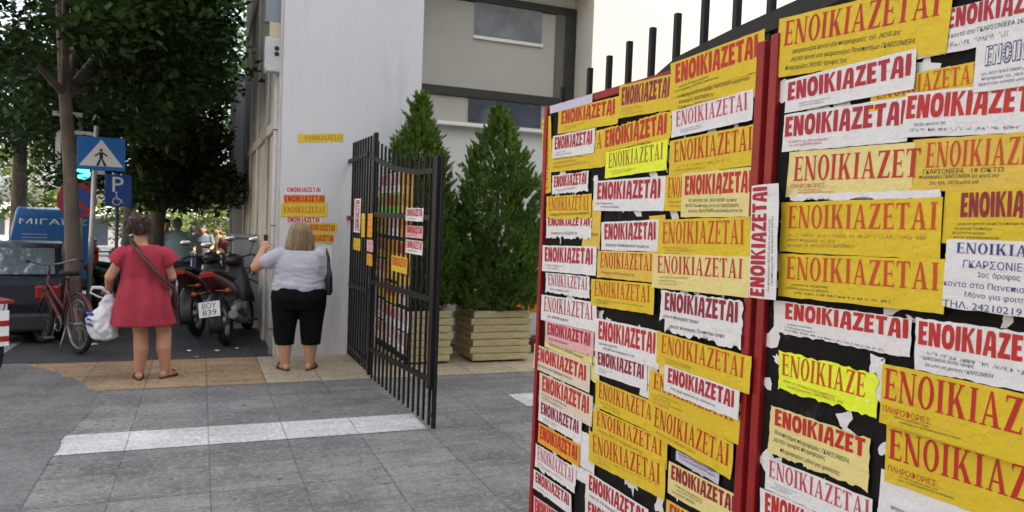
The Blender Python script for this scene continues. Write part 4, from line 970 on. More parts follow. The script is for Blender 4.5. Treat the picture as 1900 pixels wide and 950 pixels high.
M_mred = mat('scooter_red', (.075, .008, .010), .3, .08, 5, coat=.6); M_mdk = mat('scooter_black', (.014, .014, .016), .4, .2, 6)
M_plate = mat('plate_white', (.66, .67, .68), .5, .05, 5); M_indic = mat('amber_lens_off', (.22, .07, .01), .3, .1, 8); M_seat = mat('vinyl_black', (.016, .016, .018), .5, .2, 14, .2)
M_exh = mat('exhaust_steel', (.16, .16, .16), .45, .3, 10, metal=.7)
def loftx(mb, rings, mi=0, seg=16):
    """rings along x: (x, z, ry, rz)"""
    M = Matrix(((0, 0, 1, 0), (1, 0, 0, 0), (0, 1, 0, 0), (0, 0, 0, 1)))   # (a,b,c) -> x=c, y=a, z=b
    mb.loft([(x, 0, z, ry, rz) for x, z, ry, rz in rings], seg, mi, M)
def motorcycle(label, loc, rotz, paint, tail_up, plate=True, lean=R(-9)):
    t = thing('motorcycle', label, 'motorcycle', loc, rotz, group='parked motorcycles'); t.rotation_euler = (lean, 0, rotz)
    wheel(t, 0, .30, .05, 14, M_steel, .06); wheel(t, 1.24, .30, .045, 14, M_steel, .05)
    mb = MB(); mb.tube([(.05, .10, .30), (.45, .12, .36), (.72, .1, .42)], .03, 8); mb.tube([(.05, -.10, .30), (.45, -.12, .36), (.72, -.1, .42)], .03, 8)
    mb.tube([(.42, 0, .62), (.7, 0, .45), (1.0, 0, .9)], .03, 8); mb.build('frame', M_mdk, t)
    mb = MB(); loftx(mb, [(.40, .36, .10, .10), (.5, .36, .15, .14), (.72, .36, .14, .14), (.86, .40, .08, .09)]); mb.tube([(.62, .17, .36), (.62, -.17, .36)], .10, 14); mb.build('engine', M_steel, t)
    mb = MB(); loftx(mb, [(-.42, .80+tail_up, .03, .02), (-.32, .78+tail_up*.8, .10, .06), (-.05, .72+tail_up*.4, .14, .10), (.25, .66, .15, .13), (.45, .60, .12, .10)]); mb.build('tail_body', paint, t)
    mb = MB(); loftx(mb, [(-.30, .855+tail_up*.8, .06, .02), (-.22, .855+tail_up*.6, .13, .05), (.05, .835+tail_up*.2, .15, .06), (.35, .79, .14, .06), (.58, .78, .09, .06), (.62, .77, .04, .03)]); mb.build('seat', M_seat, t)
    mb = MB(); mb.box((-.445, -.08, .775+tail_up), (-.40, .08, .835+tail_up)); mb.build('tail_lamp', M_tail, t, bevel=.01)
    for s in (-1, 1):
        mb = MB(); mb.tube([(-.33, s*.05, .70), (-.35, s*.17, .69)], .008, 6); mb.ell((-.36, s*.19, .69), (.035, .035, .028)); mb.build('indicator', M_indic, t)
    mb = MB(); pts = [(.37*math.cos(R(a)), 0, .30+.37*math.sin(R(a))) for a in range(50, 196, 12)]; mb.tube(pts, .085, 8, flat=.22); mb.build('rear_mudguard', M_mdk, t)
    if plate:
        mb = MB(); mb.box((-.004, -.12, -.09), (.004, .12, .09)); o = mb.build('number_plate', M_plate, t, loc=(-.42, .03, .50)); o.rotation_euler = (0, .25, 0)
        mb = MB(); 
        for r_, (s_, w0) in enumerate((('ΒΟΥ', .16), ('839', .16))):
            vs, fs = font_polys(s_); Wm = max(v[0] for v in vs)
            mb.add([(-.0055, .08-a/Wm*w0, .01-r_*.082+b*.065) for a, b in vs], fs)
        mb.build('plate_number', M_signk, o)
        mb = MB(); mb.tube([(-.2, 0, .68), (-.40, .03, .55)], .012, 6); mb.build('plate_bracket', M_mdk, t)
    mb = MB(); mb.tube([(.6, -.15, .26), (.3, -.19, .24), (-.05, -.2, .30), (-.32, -.2, .40)], [.02, .03, .05, .055], 12); mb.build('exhaust', M_exh, t)
    mb = MB(); 
    mb.tube([(.95, 0, 1.0), (1.05, 0, .72)], .03, 8); mb.build('steering_head', M_steel, t)
    for s in (-1, 1): mb = MB(); mb.tube([(1.0, s*.09, .88), (1.24, s*.085, .30)], .024, 8); mb.build('fork_leg', M_steel, t)
    mb = MB(); pts = [(1.24+.35*math.cos(R(a)), 0, .30+.35*math.sin(R(a))) for a in range(10, 160, 12)]; mb.tube(pts, .07, 8, flat=.25); mb.build('front_mudguard', paint, t)
    mb = MB(); loftx(mb, [(.78, .42, .10, .12), (.86, .55, .2, .22), (.95, .72, .17, .2), (1.02, .92, .11, .10)]); mb.build('leg_shield', M_mdk, t)
    mb = MB(); loftx(mb, [(.86, 1.0, .05, .05), (.95, 1.0, .12, .09), (1.08, .98, .11, .09), (1.13, .97, .08, .07)]); hh = mb.build('headlamp_cowl', M_mdk, t)
    mb = MB(); mb.tube([(1.125, 0, .97), (1.14, 0, .97)], .07, 16); mb.build('headlight', M_signw, hh)
    mb = MB(); mb.tube([(.80, .34, 1.02), (.90, .26, 1.05), (.95, 0, 1.02), (.90, -.26, 1.05), (.80, -.34, 1.02)], .012, 8)
    for s in (-1, 1): mb.tube([(.79, s*.345, 1.018), (.88, s*.28, 1.045)], .019, 8)
    mb.build('handlebar', M_mdk, t)
    for s in (-1, 1):
        mb = MB(); mb.tube([(.92, s*.22, 1.05), (.92, s*.30, 1.22)], .006, 6); m_ = mb.build('mirror', M_mdk, t)
        mb = MB(); mb.ell((.92, s*.31, 1.25), (.018, .075, .045)); mb.build('mirror_glass', M_chrome, m_)
        mb = MB(); mb.tube([(.5, s*.1, .22), (.5, s*.3, .22)], .014, 6); mb.build('footrest', M_mdk, t)
    mb = MB(); mb.tube([(.45, .1, .28), (.40, .24, .02)], .012, 6); mb.build('kickstand', M_steel, t)
    return t
mp_ = un(421, 640, z=0)
motorcycle('red and black motorcycle with a white plate parked by the side wall', (mp_.x, mp_.y, 0), R(75), M_mred, .10)
motorcycle('darker motorcycle with a red tail standing just left of the one with the white plate', (.0, 10.75, gz(10.75)), R(73), M_mred, .08, plate=False, lean=R(-8))
mg = un(222, 560, z=0)
motorcycle('dark green motorcycle parked beyond the woman in the red dress', (mg.x, 12.9, gz(12.9)), R(80), mat('scooter_green', (.02, .09, .05), .3, .1, 5, coat=.5), .05, plate=False)
M_navy = mat('car_navy', (.005, .007, .016), .35, .08, 3, spec=.3, coat=.15); M_vblue = mat('van_blue', (.018, .13, .36), .4, .08, 3, coat=.3); M_win = mat('car_glass', (.34, .40, .43), .06, .1, 2, spec=1.0, coat=1.0, metal=.55)
M_rimm = mat('alloy', (.42, .42, .43), .35, .1, 10, metal=.8); M_trim = mat('black_trim', (.02, .02, .022), .6, .2, 10)
def auto(name, label, cat, loc, L, W, side, hull_top, glass, paint, rot, plate_txt=None, tr=.31, wb=(.75, 3.2)):
    """side: outline of the whole body in (x,z), x from the tail forwards; glass: outline of the side windows"""
    t = thing(name, label, cat, loc, rot)
    def wid(z):      # tumblehome
        return W/2*(1-.0*z) if z < hull_top else W/2-(z-hull_top)*.24
    bm = MB(); n = len(side)
    vs = [(x, -wid(z), z) for x, z in side]+[(x, wid(z), z) for x, z in side]
    bm.add(vs, [list(range(n)), list(range(2*n-1, n-1, -1))]+[((i+1) % n, i, n+i, n+(i+1) % n) for i in range(n)])
    bm.build('body', paint, t, bevel=.05, seg=3)
    for s in (-1, 1):
        g_ = MB(); q = [(x, s*(wid(z)+.006), z) for x, z in glass]; g_.add(q+[(x, y-s*.012, z) for x, y, z in q], [list(range(len(q))), list(range(2*len(q)-1, len(q)-1, -1))]); g_.build('side_window', M_win, t)
        for x in wb:
            wv = MB(); wv.torus((0, 0, 0), tr-.09, .09, 'y', 32, 10, sx=1.1); o = wv.build('wheel', M_tyre, t, loc=(x, s*(W/2-.08), tr))
            r_ = MB(); r_.tube([(0, -.07, 0), (0, .07, 0)], tr-.11, 20); r_.build('rim', M_rimm, o)
    return t
# navy hatchback seen from behind
side = [(0, .32), (.0, .62), (.04, .84), (.10, .93), (1.02, 1.24), (1.25, 1.29), (1.7, 1.30), (2.2, 1.25), (2.9, .93), (3.7, .80), (3.86, .62), (3.86, .3), (3.5, .22), (.3, .22)]
glass = [(.75, .97), (1.25, 1.19), (1.7, 1.22), (2.15, 1.18), (2.6, .96)]
cx = un(118, 500, y=10.2).x
car = auto('hatchback_car', 'dark navy hatchback parked at the kerb, seen from behind at the left edge', 'car', (cx-.84, 10.3, -.16), 3.86, 1.64, side, .93, glass, M_navy, R(95))
mb = MB(); mb.add([(.16, -.72, .950), (.16, .72, .950), (.98, .66, 1.226), (.98, -.66, 1.226)], [(0, 1, 2, 3)]); mb.v = [(x-.004, y, z+.012) for x, y, z in mb.v]; mb.build('rear_window', M_win, car)
mb = MB(); mb.tube([(.17, 0, .985), (.42, .42, 1.075)], .008, 6); mb.build('rear_wiper', M_trim, car)
for s in (-1, 1):
    mb = MB(); mb.box((-.015, s*.66-.13, .68), (.06, s*.66+.13, .84)); o = mb.build('tail_lamp', M_tail, car, bevel=.02)
mb = MB(); mb.box((-.06, -.80, .30), (.05, .80, .52)); mb.build('bumper', M_trim, car, bevel=.04)
mb = MB(); mb.box((-.012, -.26, .55), (-.002, .26, .66)); mb.build('number_plate', M_plate, car)
mb = MB(); mb.tube([(-.02, .02, .765), (-.004, .02, .765)], .045, 16); mb.build('badge', M_chrome, car)
# blue van
sv = [(0, .35), (0, 1.0), (.06, 1.72), (.14, 1.80), (1.9, 1.83), (2.5, 1.78), (3.05, 1.15), (3.95, .95), (4.05, .6), (4.05, .3), (3.7, .24), (.3, .24)]
gv = [(1.75, 1.12), (1.78, 1.66), (2.4, 1.64), (2.85, 1.15)]
va = un(22, 420, y=17.6); vb = un(172, 420, y=17.6)
van = auto('delivery_van', 'blue delivery van with white Greek lettering across its back doors', 'van', ((va.x+vb.x)/2, 17.7, -.15+gz(18)), 4.05, 1.72, sv, 1.0, gv, M_vblue, R(101)); van.scale = (1, .95, 1.08)
for s in (-1, 1):
    mb = MB(); mb.add([(-.002, s*.03, .5), (-.002, s*.80, .5), (-.002, s*.80, 1.0), (-.002, s*.03, 1.0)], [(0, 1, 2, 3)]); mb.add([(.008, s*.03, 1.02), (.008, s*.78, 1.02), (.055, s*.62, 1.60), (.055, s*.03, 1.60)], [(0, 1, 2, 3)]); mb.v = [(x-.01, y, z) for x, y, z in mb.v]; mb.build('back_door', M_vblue, van)
    mb = MB(); mb.box((-.03, s*.80-.05, .75), (.03, s*.80+.05, 1.1)); mb.build('tail_lamp', M_tail, van, bevel=.01)
mb = MB(); vs, fs = font_polys('ΜΙΓΑΪΣΣ'); Wm = max(v[0] for v in vs)
mb.add([(.022+.03*b, .62-a/Wm*1.24, 1.52+b*.13) for a, b in vs], fs); mb.build('lettering', M_signw, van)
mb = MB(); 
for k in range(3): mb.box((-.012, .12, 1.32-k*.06), (-.006, .58, 1.345-k*.06))
mb.build('small_lettering', mat('faded_white', (.22, .36, .52), .5, .05), van)
mb = MB(); mb.box((-.07, -.84, .32), (.03, .84, .48)); mb.build('bumper', M_trim, van, bevel=.03)
mb = MB(); mb.box((-.02, -.26, .54), (-.012, .26, .65)); mb.build('number_plate', M_plate, van)
# small pale car and a kiosk in the sunlit distance
side2 = [(x*1.0, z) for x, z in side]
far_car = auto('hatchback_car', 'white car far off in the sunlight beside the blue van', 'car', (un(2, 440, y=30).x-.9, 30, -.15+gz(31)), 3.86, 1.64, side2, .93, glass, mat('car_white', (.75, .76, .78), .3, .04, 3, coat=.5), R(84))
mb = MB(); mb.add([(.16, -.72, .962), (.16, .72, .962), (.98, .66, 1.238), (.98, -.66, 1.238)], [(0, 1, 2, 3)]); mb.build('rear_window', M_win, far_car)

# ================================================================ TREES
def leaf_cloud(mb, rg, centres, per, size, droop=.25, flat=.55):
    for (c, r_) in centres:
        for k in range(per):
            d = Vector((rg.gauss(0, 1), rg.gauss(0, 1), rg.gauss(0, 1))).normalized()*r_*rg.random()**.45
            d.z *= .75; p = c+d
            a = Vector((rg.gauss(0, 1), rg.gauss(0, 1), rg.gauss(0, flat)-droop)).normalized(); b = a.cross(Vector((rg.gauss(0, .5), rg.gauss(0, .5), 1))).normalized()
            s = size*rg.uniform(.6, 1.25); q = b*s*.36
            mb.add([p, p+a*s*.45+q, p+a*s, p+a*s*.45-q], [(0, 1, 2, 3)])
def tree(name, label, base, pts, rads, limbs, centres, per, size, lm, seed, group=None, bark=M_bark):
    t = thing(name, label, 'tree', base, group=group); rg = random.Random(seed)
    mb = MB(); mb.tube([(pts[0][0], pts[0][1], -.5)]+list(pts), [rads[0]]+list(rads), 10); tr_ = mb.build('trunk', bark, t)
    mb = MB()
    for a, b, r_ in limbs:
        m_ = (Vector(a)+Vector(b))/2+Vector((rg.uniform(-.15, .15), rg.uniform(-.15, .15), rg.uniform(0, .2)))
        mb.tube([a, m_, b], [r_, r_*.7, r_*.3], 7)
    if limbs: mb.build('limbs', bark, t)
    mb = MB(); leaf_cloud(mb, rg, centres, per, size); mb.build('crown', lm, t); return t
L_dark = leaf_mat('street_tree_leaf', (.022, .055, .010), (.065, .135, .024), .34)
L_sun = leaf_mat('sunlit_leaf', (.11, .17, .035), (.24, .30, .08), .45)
def crown_centres(rg, box, n, r0, r1, keep):
    out = []
    while len(out) < n:
        p = Vector((rg.uniform(*box[0]), rg.uniform(*box[1]), rg.uniform(*box[2])))
        if keep(p): out.append((p, rg.uniform(r0, r1)))
    return out
def pix(p):
    d = p-CC; z = d.dot(CF); return 950+FPX*d.dot(CR)/z, 475-FPX*d.dot(CU)/z
def limbs_from(rg, top, cs, k):
    out = []
    for c, r_ in rg.sample(cs, min(k, len(cs))): out.append((top, tuple(c), .05)) if c.x > -1.3 else None
    return out
rg = random.Random(21)
# tree at the kerb: pale slim trunk, crown over the footway
b1 = un(136, 600, y=10.7); base1 = (b1.x, 10.7, -.004)
cs = crown_centres(rg, ((-2.6, 1.7), (-2.0, 3.6), (3.0, 6.6)), 92, .45, .8, lambda p: p.x+b1.x < .3 and (p.x/2.7)**2+((p.y-.8)/3.0)**2+((p.z-4.6)/2.3)**2 < 1.15 and p.z > 2.75-.10*p.x and not (p.x+b1.x < -1.5 and p.y > -.5))
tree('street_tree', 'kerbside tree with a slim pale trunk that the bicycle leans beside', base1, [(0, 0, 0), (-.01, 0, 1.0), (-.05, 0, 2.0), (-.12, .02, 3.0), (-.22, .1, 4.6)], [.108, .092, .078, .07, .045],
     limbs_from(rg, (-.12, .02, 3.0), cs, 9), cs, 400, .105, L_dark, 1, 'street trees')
b2 = un(286, 420, y=15.2); base2 = (b2.x, 15.2, -.004)
cs = crown_centres(rg, ((-2.4, 1.4), (-2.4, 3.5), (1.80, 7.5)), 122, .45, .85, lambda p: p.x+b2.x < .15 and (p.x/2.5)**2+((p.y-.3)/3.3)**2+((p.z-4.4)/3.0)**2 < 1.1 and p.z > 1.85+max(0, -p.x-1.2)*.95)
cs += [(Vector((rg.uniform(-.9, .42)-b2.x, rg.uniform(-1.4, 2.6), rg.uniform(1.85, 3.2))), rg.uniform(.3, .5)) for _ in range(45)]
cs = [c for c in cs if c[0].x+b2.x+c[1] < .80]
tree('street_tree', 'dark leaning tree behind the blue parking sign, its leaves hanging low', base2, [(0, 0, 0), (.02, 0, 1.2), (.2, 0, 2.6), (.45, .1, 4.0)], [.16, .14, .12, .08],
     limbs_from(rg, (.2, 0, 2.6), cs, 10)+[((.05, 0, 1.5), (-.7, .1, 3.9), .09)], cs, 300, .115, L_dark, 2, 'street trees')
base3 = (-3.6, 19.5, -.15)
cs = crown_centres(rg, ((-3.4, 2.8), (-2.6, 2.6), (3.1, 9.0)), 80, .6, 1.0, lambda p: (p.x/3.4)**2+(p.y/2.6)**2+((p.z-6)/3.2)**2 < 1.1 and p.z > 3.2 and (p.x > 1.9 or p.z < .7+(p.y+9)*.45))
tree('street_tree', 'large dark tree overhanging the blue van at the left edge', base3, [(-.6, 2.4, 0), (-.5, 2.2, 2.0), (-.3, 1.2, 4.0)], [.2, .17, .12], limbs_from(rg, (-.3, 1.2, 4.0), cs, 8), cs, 230, .16, L_dark, 3, 'street trees')
base4 = (-.2, 22.5, -.004)
cs = crown_centres(rg, ((-2.9, 1.6), (-2, 2), (2.2, 9.0)), 95, .6, 1.0, lambda p: (p.x/2.9)**2+(p.y/2.3)**2+((p.z-5.4)/3.5)**2 < 1.15)
tree('street_tree', 'farther dark tree closing the footway above the small group of people', base4, [(-1.6, 0, 0), (-1.5, 0, 2.4), (-1.1, 0, 4)], [.18, .15, .1], limbs_from(rg, (-1.1, 0, 4), cs, 6), cs, 220, .16, L_dark, 4, 'street trees')
for i, (x, y, h, r_, lab) in enumerate(((-12.5, 44, 6.3, 2.7, 'round sunlit tree far down the street at the left edge'), (-8.2, 50, 7.1, 2.6, 'taller sunlit tree between the left edge and the white rimmed traffic light'),
        (-3.4, 56, 5.4, 2.7, 'low pale sunlit tree far behind the parking sign'), (1.2, 60, 5.2, 2.6, 'pale sunlit tree far beyond the group of people'), (-18.5, 60, 8, 3.6, 'tall sunlit tree at the far left beyond the road'))):
    cs = crown_centres(rg, ((-r_, r_), (-r_, r_), (h*.22, h)), 34, .6, 1.05, lambda p: (p.x/r_)**2+(p.y/r_)**2+((p.z-h*.58)/(h*.44))**2 < 1)
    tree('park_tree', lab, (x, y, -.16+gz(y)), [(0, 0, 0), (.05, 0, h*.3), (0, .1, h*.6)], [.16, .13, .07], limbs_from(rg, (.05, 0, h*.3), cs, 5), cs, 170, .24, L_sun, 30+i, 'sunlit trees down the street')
# pale block far down the street
fb = thing('apartment_house', 'pale sunlit low house far down the street with dark shop openings', 'building', (-16, 74, -1.95))
mb = MB(); mb.box((-14, 0, 0), (30, 8, 3.6)); mb.build('wall', mat('sunny_plaster', (.66, .63, .56), .9, .06, .7), fb)
for k in range(11):
    mb = MB(); mb.box((-12.5+k*3.8, -.03, .2), (-10.4+k*3.8, -.002, 2.5)); mb.build('window', M_glass, fb)
mb = MB(); mb.box((-14.2, -.9, 2.75), (30.2, -.003, 2.95)); mb.build('canopy', M_wallb, fb)

# ================================================================ PEOPLE
M_skin = mat('skin', (.46, .235, .15), .55, .08, 10, spec=.35); M_skin2 = mat('skin_light', (.52, .28, .19), .55, .08, 10, spec=.35)
M_hbr = mat('hair_brown', (.030, .012, .006), .45, .5, 60, stretch=(1, 1, .15)); M_hbl = mat('hair_blonde', (.22, .15, .08), .5, .45, 50, stretch=(1, 1, .12)); M_hdk = mat('hair_dark', (.02, .014, .01), .5, .4, 60)
M_dress = mat('dress_red', (.35, .040, .064), .9, .2, 6, 1.0, bscale=13, spec=.2, stretch=(1, 1, .4)); M_tee = mat('shirt_white', (.44, .44, .50), .85, .08, 7, .9, bscale=14)
M_blkc = mat('cloth_black', (.006, .006, .007), .95, .3, 9, .2, spec=.12); M_eye = mat('eye', (.7, .7, .7), .3, .05, 10); M_sand = mat('sandal_brown', (.10, .035, .018), .6, .2, 12)
M_strap = mat('strap_leather', (.05, .016, .012), .5, .2, 12)
def hand(mb, wr, d, out, curl, side, s=1.0):
    """palm and five fingers; d along the fingers, out = back of the hand"""
    d = Vector(d).normalized(); out = Vector(out); out = (out-d*out.dot(d)).normalized(); lat = d.cross(out)*side; wr = Vector(wr)
    M = Matrix((lat, d, out)).transposed()
    mb.ell(wr+d*.045*s, (.040*s, .052*s, .015*s), 0, M)
    for k, (o_, L) in enumerate(((-.030, .062), (-.010, .072), (.010, .068), (.029, .053))):
        p = wr+d*.085*s+lat*o_*s; pts = [p-d*.03*s, p]; dd = d.copy(); ax = lat
        for j in range(3):
            dd = (dd*math.cos(curl)-out*math.sin(curl)*1.0).normalized(); pts.append(pts[-1]+dd*L*s*(.42, .32, .26)[j])
            out_l = out
        mb.tube(pts, [.010*s, .0098*s, .0092*s, .0085*s, .0065*s], 8)
    p = wr+d*.025*s-lat*.034*s; q = (d*.75-lat*.65-out*.2).normalized()
    mb.tube([wr+d*.01*s, p, p+q*.032*s, p+q*.032*s+(d*.9-lat*.1-out*.45).normalized()*.03*s], [.012*s, .0125*s, .0105*s, .008*s], 8)
def limb(mb, pts, rads, n=5):
    P = [Vector(p) for p in pts]; out = []; rr = []
    for i in range(len(P)-1):
        for k in range(n):
            f = k/n; out.append(P[i].lerp(P[i+1], f)); rr.append(rads[i]+(rads[i+1]-rads[i])*f)
    out.append(P[-1]); rr.append(rads[-1]); mb.tube(out, rr, 12)
    for p, r_ in zip(P, rads): mb.ell(p, (r_*.985,)*3, 0, None, 12, 8)
def head(mb, c, yaw=0, s=1.0, tilt=0):
    M = Matrix.Translation(c) @ Matrix.Rotation(yaw, 4, 'Z') @ Matrix.Rotation(tilt, 4, 'X'); M3 = M.to_3x3()
    def e(p, r_): mb.ell(M @ (Vector(p)*s), [q*s for q in r_], 0, M3)
    e((0, -.008, .022), (.076, .094, .092)); e((0, .022, -.045), (.060, .066, .068)); e((0, .05, -.085), (.033, .032, .028))
    e((0, .092, -.018), (.013, .022, .022)); e((0, .083, .012), (.011, .015, .035)); e((0, .079, -.054), (.026, .012, .009)); e((0, .076, -.066), (.022, .012, .009))
    for q in (-1, 1):
        e((q*.077, -.005, -.01), (.010, .022, .032)); e((q*.030, .078, .032), (.028, .012, .008)); e((q*.042, .055, -.028), (.026, .026, .022))
    return M
def eyes(M, parent, s=1.0):
    mb = MB()
    for q in (-1, 1): mb.ell(M @ (Vector((q*.031, .079, .012))*s), (.0125*s,)*3, 0, None, 10, 7); mb.ell(M @ (Vector((q*.031, .0895, .012))*s), (.0055*s, .004*s, .0055*s), 1, M.to_3x3(), 8, 6)
    mb.build('eyes', [M_eye, M_signk], parent)
def foot(mb, ank, ang, s=1.0):
    M = Matrix.Rotation(ang, 3, 'Z'); a = Vector((ank[0], ank[1], 0))
    mb.ell(a+M @ Vector((0, -.025, .036))*s, Vector((.031, .042, .036))*s, 0, M); mb.ell(a+M @ Vector((0, .075, .030))*s, Vector((.040, .085, .026))*s, 0, M); mb.ell(a+M @ Vector((0, .03, .050))*s, Vector((.032, .06, .034))*s, 0, M)
    for k, (x, y, r_) in enumerate(((-.026, .155, .013), (-.008, .158, .0105), (.009, .153, .010), (.023, .145, .0095), (.034, .134, .009))): mb.tube([a+M @ Vector((x*.9, .10, .028))*s, a+M @ Vector((x, y, .020))*s], [r_*1.1*s, r_*s], 7)
def fold_tex(amp, fx, fz, z0, z1):
    def f(co):
        k = min(1, max(0, (z1-co.z)/(z1-z0))); a = math.atan2(co.y, co.x); d = Vector((co.x, co.y, 0)); L = d.length or 1
        n_ = math.sin(a*fx+2.5*noise.noise(Vector((co.x*3, co.y*3, co.z*2))))*.6+noise.noise(Vector((co.x*9, co.y*9, co.z*fz)))
        return co+d/L*amp*n_*(.25+.75*k)
    return f
def strands(mb, rg, n, roots, path, r0):
    for i in range(n):
        pts = path(rg, roots(rg)); mb.tube(pts, [r0]*(len(pts)-1)+[r0*.3], 4, cap=False, mi=rg.choice((0, 0, 1, 1, 2)))

# ---- woman in the red dress, seen from behind
p1 = un(287, 703, z=0); face1 = math.atan2(-(p1.x), p1.y)
W1 = thing('person', 'woman with short brown hair in a red dress, seen from behind', 'person', (p1.x, p1.y, .005), rotz=face1)
def sway(mb, full=False):
    out = []
    for x, y, z in mb.v:
        k = 1 if full else min(1, max(0, (z-.42)/.40)); out.append((x-.02-.09*k*k*(3-2*k), y, z))
    mb.v = out
mb = MB(); H1 = 1.565
hM = head(mb, Vector((-.045, .03, 1.455)), .12)
limb(mb, [(-.04, .0, 1.40), (-.025, -.015, 1.30), (0, -.02, 1.22)], [.055, .055, .07])
mb.loft([(.72, 0, 0, .17, .12), (.80, 0, -.01, .185, .135), (.92, 0, 0, .16, .11), (1.0, 0, 0, .145, .10), (1.12, 0, -.01, .155, .105), (1.22, 0, -.015, .17, .09), (1.29, 0, -.015, .10, .06)], 20)
limb(mb, [(-.085, 0, .78), (-.105, .0, .44), (-.10, -.018, .30), (-.115, 0, .085)], [.10, .068, .070, .043]); limb(mb, [(.085, 0, .78), (.095, .02, .44), (.092, .0, .30), (.115, .02, .085)], [.10, .068, .070, .043])
limb(mb, [(-.160, -.015, 1.215), (-.285, -.035, .985), (-.30, .13, .87)], [.052, .045, .031]); hand(mb, (-.30, .13, .87), (-.05, .5, -.45), (-.2, .3, .8), 1.15, 1)
limb(mb, [(.160, -.015, 1.215), (.245, .0, .985), (.13, .21, .93)], [.052, .045, .031]); hand(mb, (.13, .21, .93), (-.7, .6, .1), (.3, .3, .7), .6, -1)
foot(mb, (-.115, 0), .1); foot(mb, (.115, .02), -.75)
sway(mb); body = mb.remesh('body', M_skin, W1, .0065, 5)
mb = MB()
mb.loft([(.525, 0, .0, .285, .205), (.60, 0, 0, .265, .195), (.75, 0, -.01, .238, .18), (.86, 0, -.01, .222, .165), (.98, 0, -.005, .195, .14), (1.10, 0, -.015, .190, .13), (1.19, 0, -.015, .195, .118), (1.245, 0, -.012, .188, .10), (1.275, 0, -.01, .15, .085), (1.290, 0, -.008, .125, .074)], 36)
for s in (-1, 1): mb.loft([(0, 0, 0, .050, .060), (.06, 0, 0, .078, .088), (.12, 0, 0, .082, .090), (.18, 0, 0, .084, .09)], 18, 0, Matrix.Translation((s*.135, -.015, 1.255)) @ Matrix.Rotation(s*R(140), 4, 'Y'))
sway(mb, True); mb.remesh('dress', M_dress, W1, .009, 4, fold_tex(.019, 9, 4, .55, 1.25))
for (ax, ay), ang in (((-.115, 0), .1), ((.115, .02), -.75)):
    mb = MB()
    M = Matrix.Translation((ax, ay, 0)) @ Matrix.Rotation(ang, 4, 'Z')
    sole = [(.043*math.cos(a)*(1.0 if math.sin(a) > 0 else .8), .045+.125*math.sin(a)) for a in [k*math.pi/12 for k in range(24)]]
    n = len(sole); vs = [M @ Vector((x, y, -.004)) for x, y in sole]+[M @ Vector((x, y, .012)) for x, y in sole]; mb.add(vs, [list(range(n-1, -1, -1)), list(range(n, 2*n))]+[(i, (i+1) % n, n+(i+1) % n, n+i) for i in range(n)])
    for y0, h in ((.065, .068), (.10, .056)): mb.tube([M @ Vector((.046*math.cos(a), y0, .006+h*math.sin(a))) for a in [k*math.pi/8 for k in range(9)]], .009, 6, flat=.5)
    mb.v = [(x-.02, y, z) for x, y, z in mb.v]; mb.build('sandal', M_sand, W1)
# strap of the shoulder bag runs from the left shoulder to the right hip
mb = MB(); pts = []
for k in range(15):
    f = k/14; x = -.075+f*.335; z = 1.285-f*.40-.02*math.sin(f*3.1); yb = -.015-.135*math.sqrt(max(0, 1-(x/.26)**2))-.012-.06*f*(1-f); pts.append((x, yb if x < .2 else yb*.9, z))
pts = [(-.11, .06, 1.27), (-.095, -.02, 1.315)]+pts[1:]+[(.27, .03, .86)]
mb.tube(pts, .027, 8, flat=.28); strap_ = tag(thing('x', '', ''), 'dark brown shoulder bag strap slung across the red dress, bag at her right hip', 'bag')
strap_.name = 'shoulder_bag'; strap_.location = W1.location; strap_.rotation_euler = W1.rotation_euler
sway(mb, True); mb.build('strap', M_strap, strap_)
mb = MB(); mb.loft([(.66, .275, .12, .03, .07), (.68, .275, .12, .04, .085), (.80, .275, .12, .036, .085), (.85, .27, .10, .02, .07)], 18); sway(mb, True); mb.build('pouch', M_strap, strap_)
hM = Matrix.Translation((-.11, 0, 0)) @ hM; eyes(hM, W1)
# hair: short, gathered at the crown
rg = random.Random(5); mb = MB(); hc = hM @ Vector((0, -.012, .03)); 
mb.ell(hc, (.088, .104, .098)); mb.ell(hc+Vector((0, -.05, -.03)), (.078, .066, .082)); mb.ell(hc+Vector((.0, -.03, .03)), (.095, .085, .08))
mb.ell(hc+Vector((.05, -.03, .0)), (.06, .07, .085)); mb.ell(hc+Vector((-.055, -.02, .0)), (.055, .07, .085))
hb = mb.remesh('hair', M_hbr, W1, .009, 3, lambda co: co+Vector((noise.noise(co*34), noise.noise(co*31+Vector((5, 0, 0))), noise.noise(co*20)))*.012)
mb = MB(); M_hbr2 = mat('hair_chestnut', (.07, .026, .010), .45, .4, 40); 
def roots(rg):
    a = rg.uniform(0, 6.283); e = rg.uniform(-.75, 1.4); return hc+Vector((.096*math.cos(a)*math.cos(e), -.022+.098*math.sin(a)*math.cos(e), .10*math.sin(e)))
def path(rg, r_):
    d = (r_-hc).normalized(); t_ = Vector((rg.gauss(0, .6), rg.gauss(0, .4), -.9)).normalized(); return [r_-d*.012, r_+d*.012+t_*.02, r_+d*rg.uniform(.0, .016)+t_*.05]
rgp = random.Random(6)
for i in range(420):
    r_ = roots(rgp)
    if (hM.inverted() @ r_).y > .045: continue
    mb.tube(path(rgp, r_), [.0035, .003, .0012], 4, cap=False, mi=rgp.choice((0, 0, 1)))
mb.build('strands', [M_hbr, M_hbr2], hb)
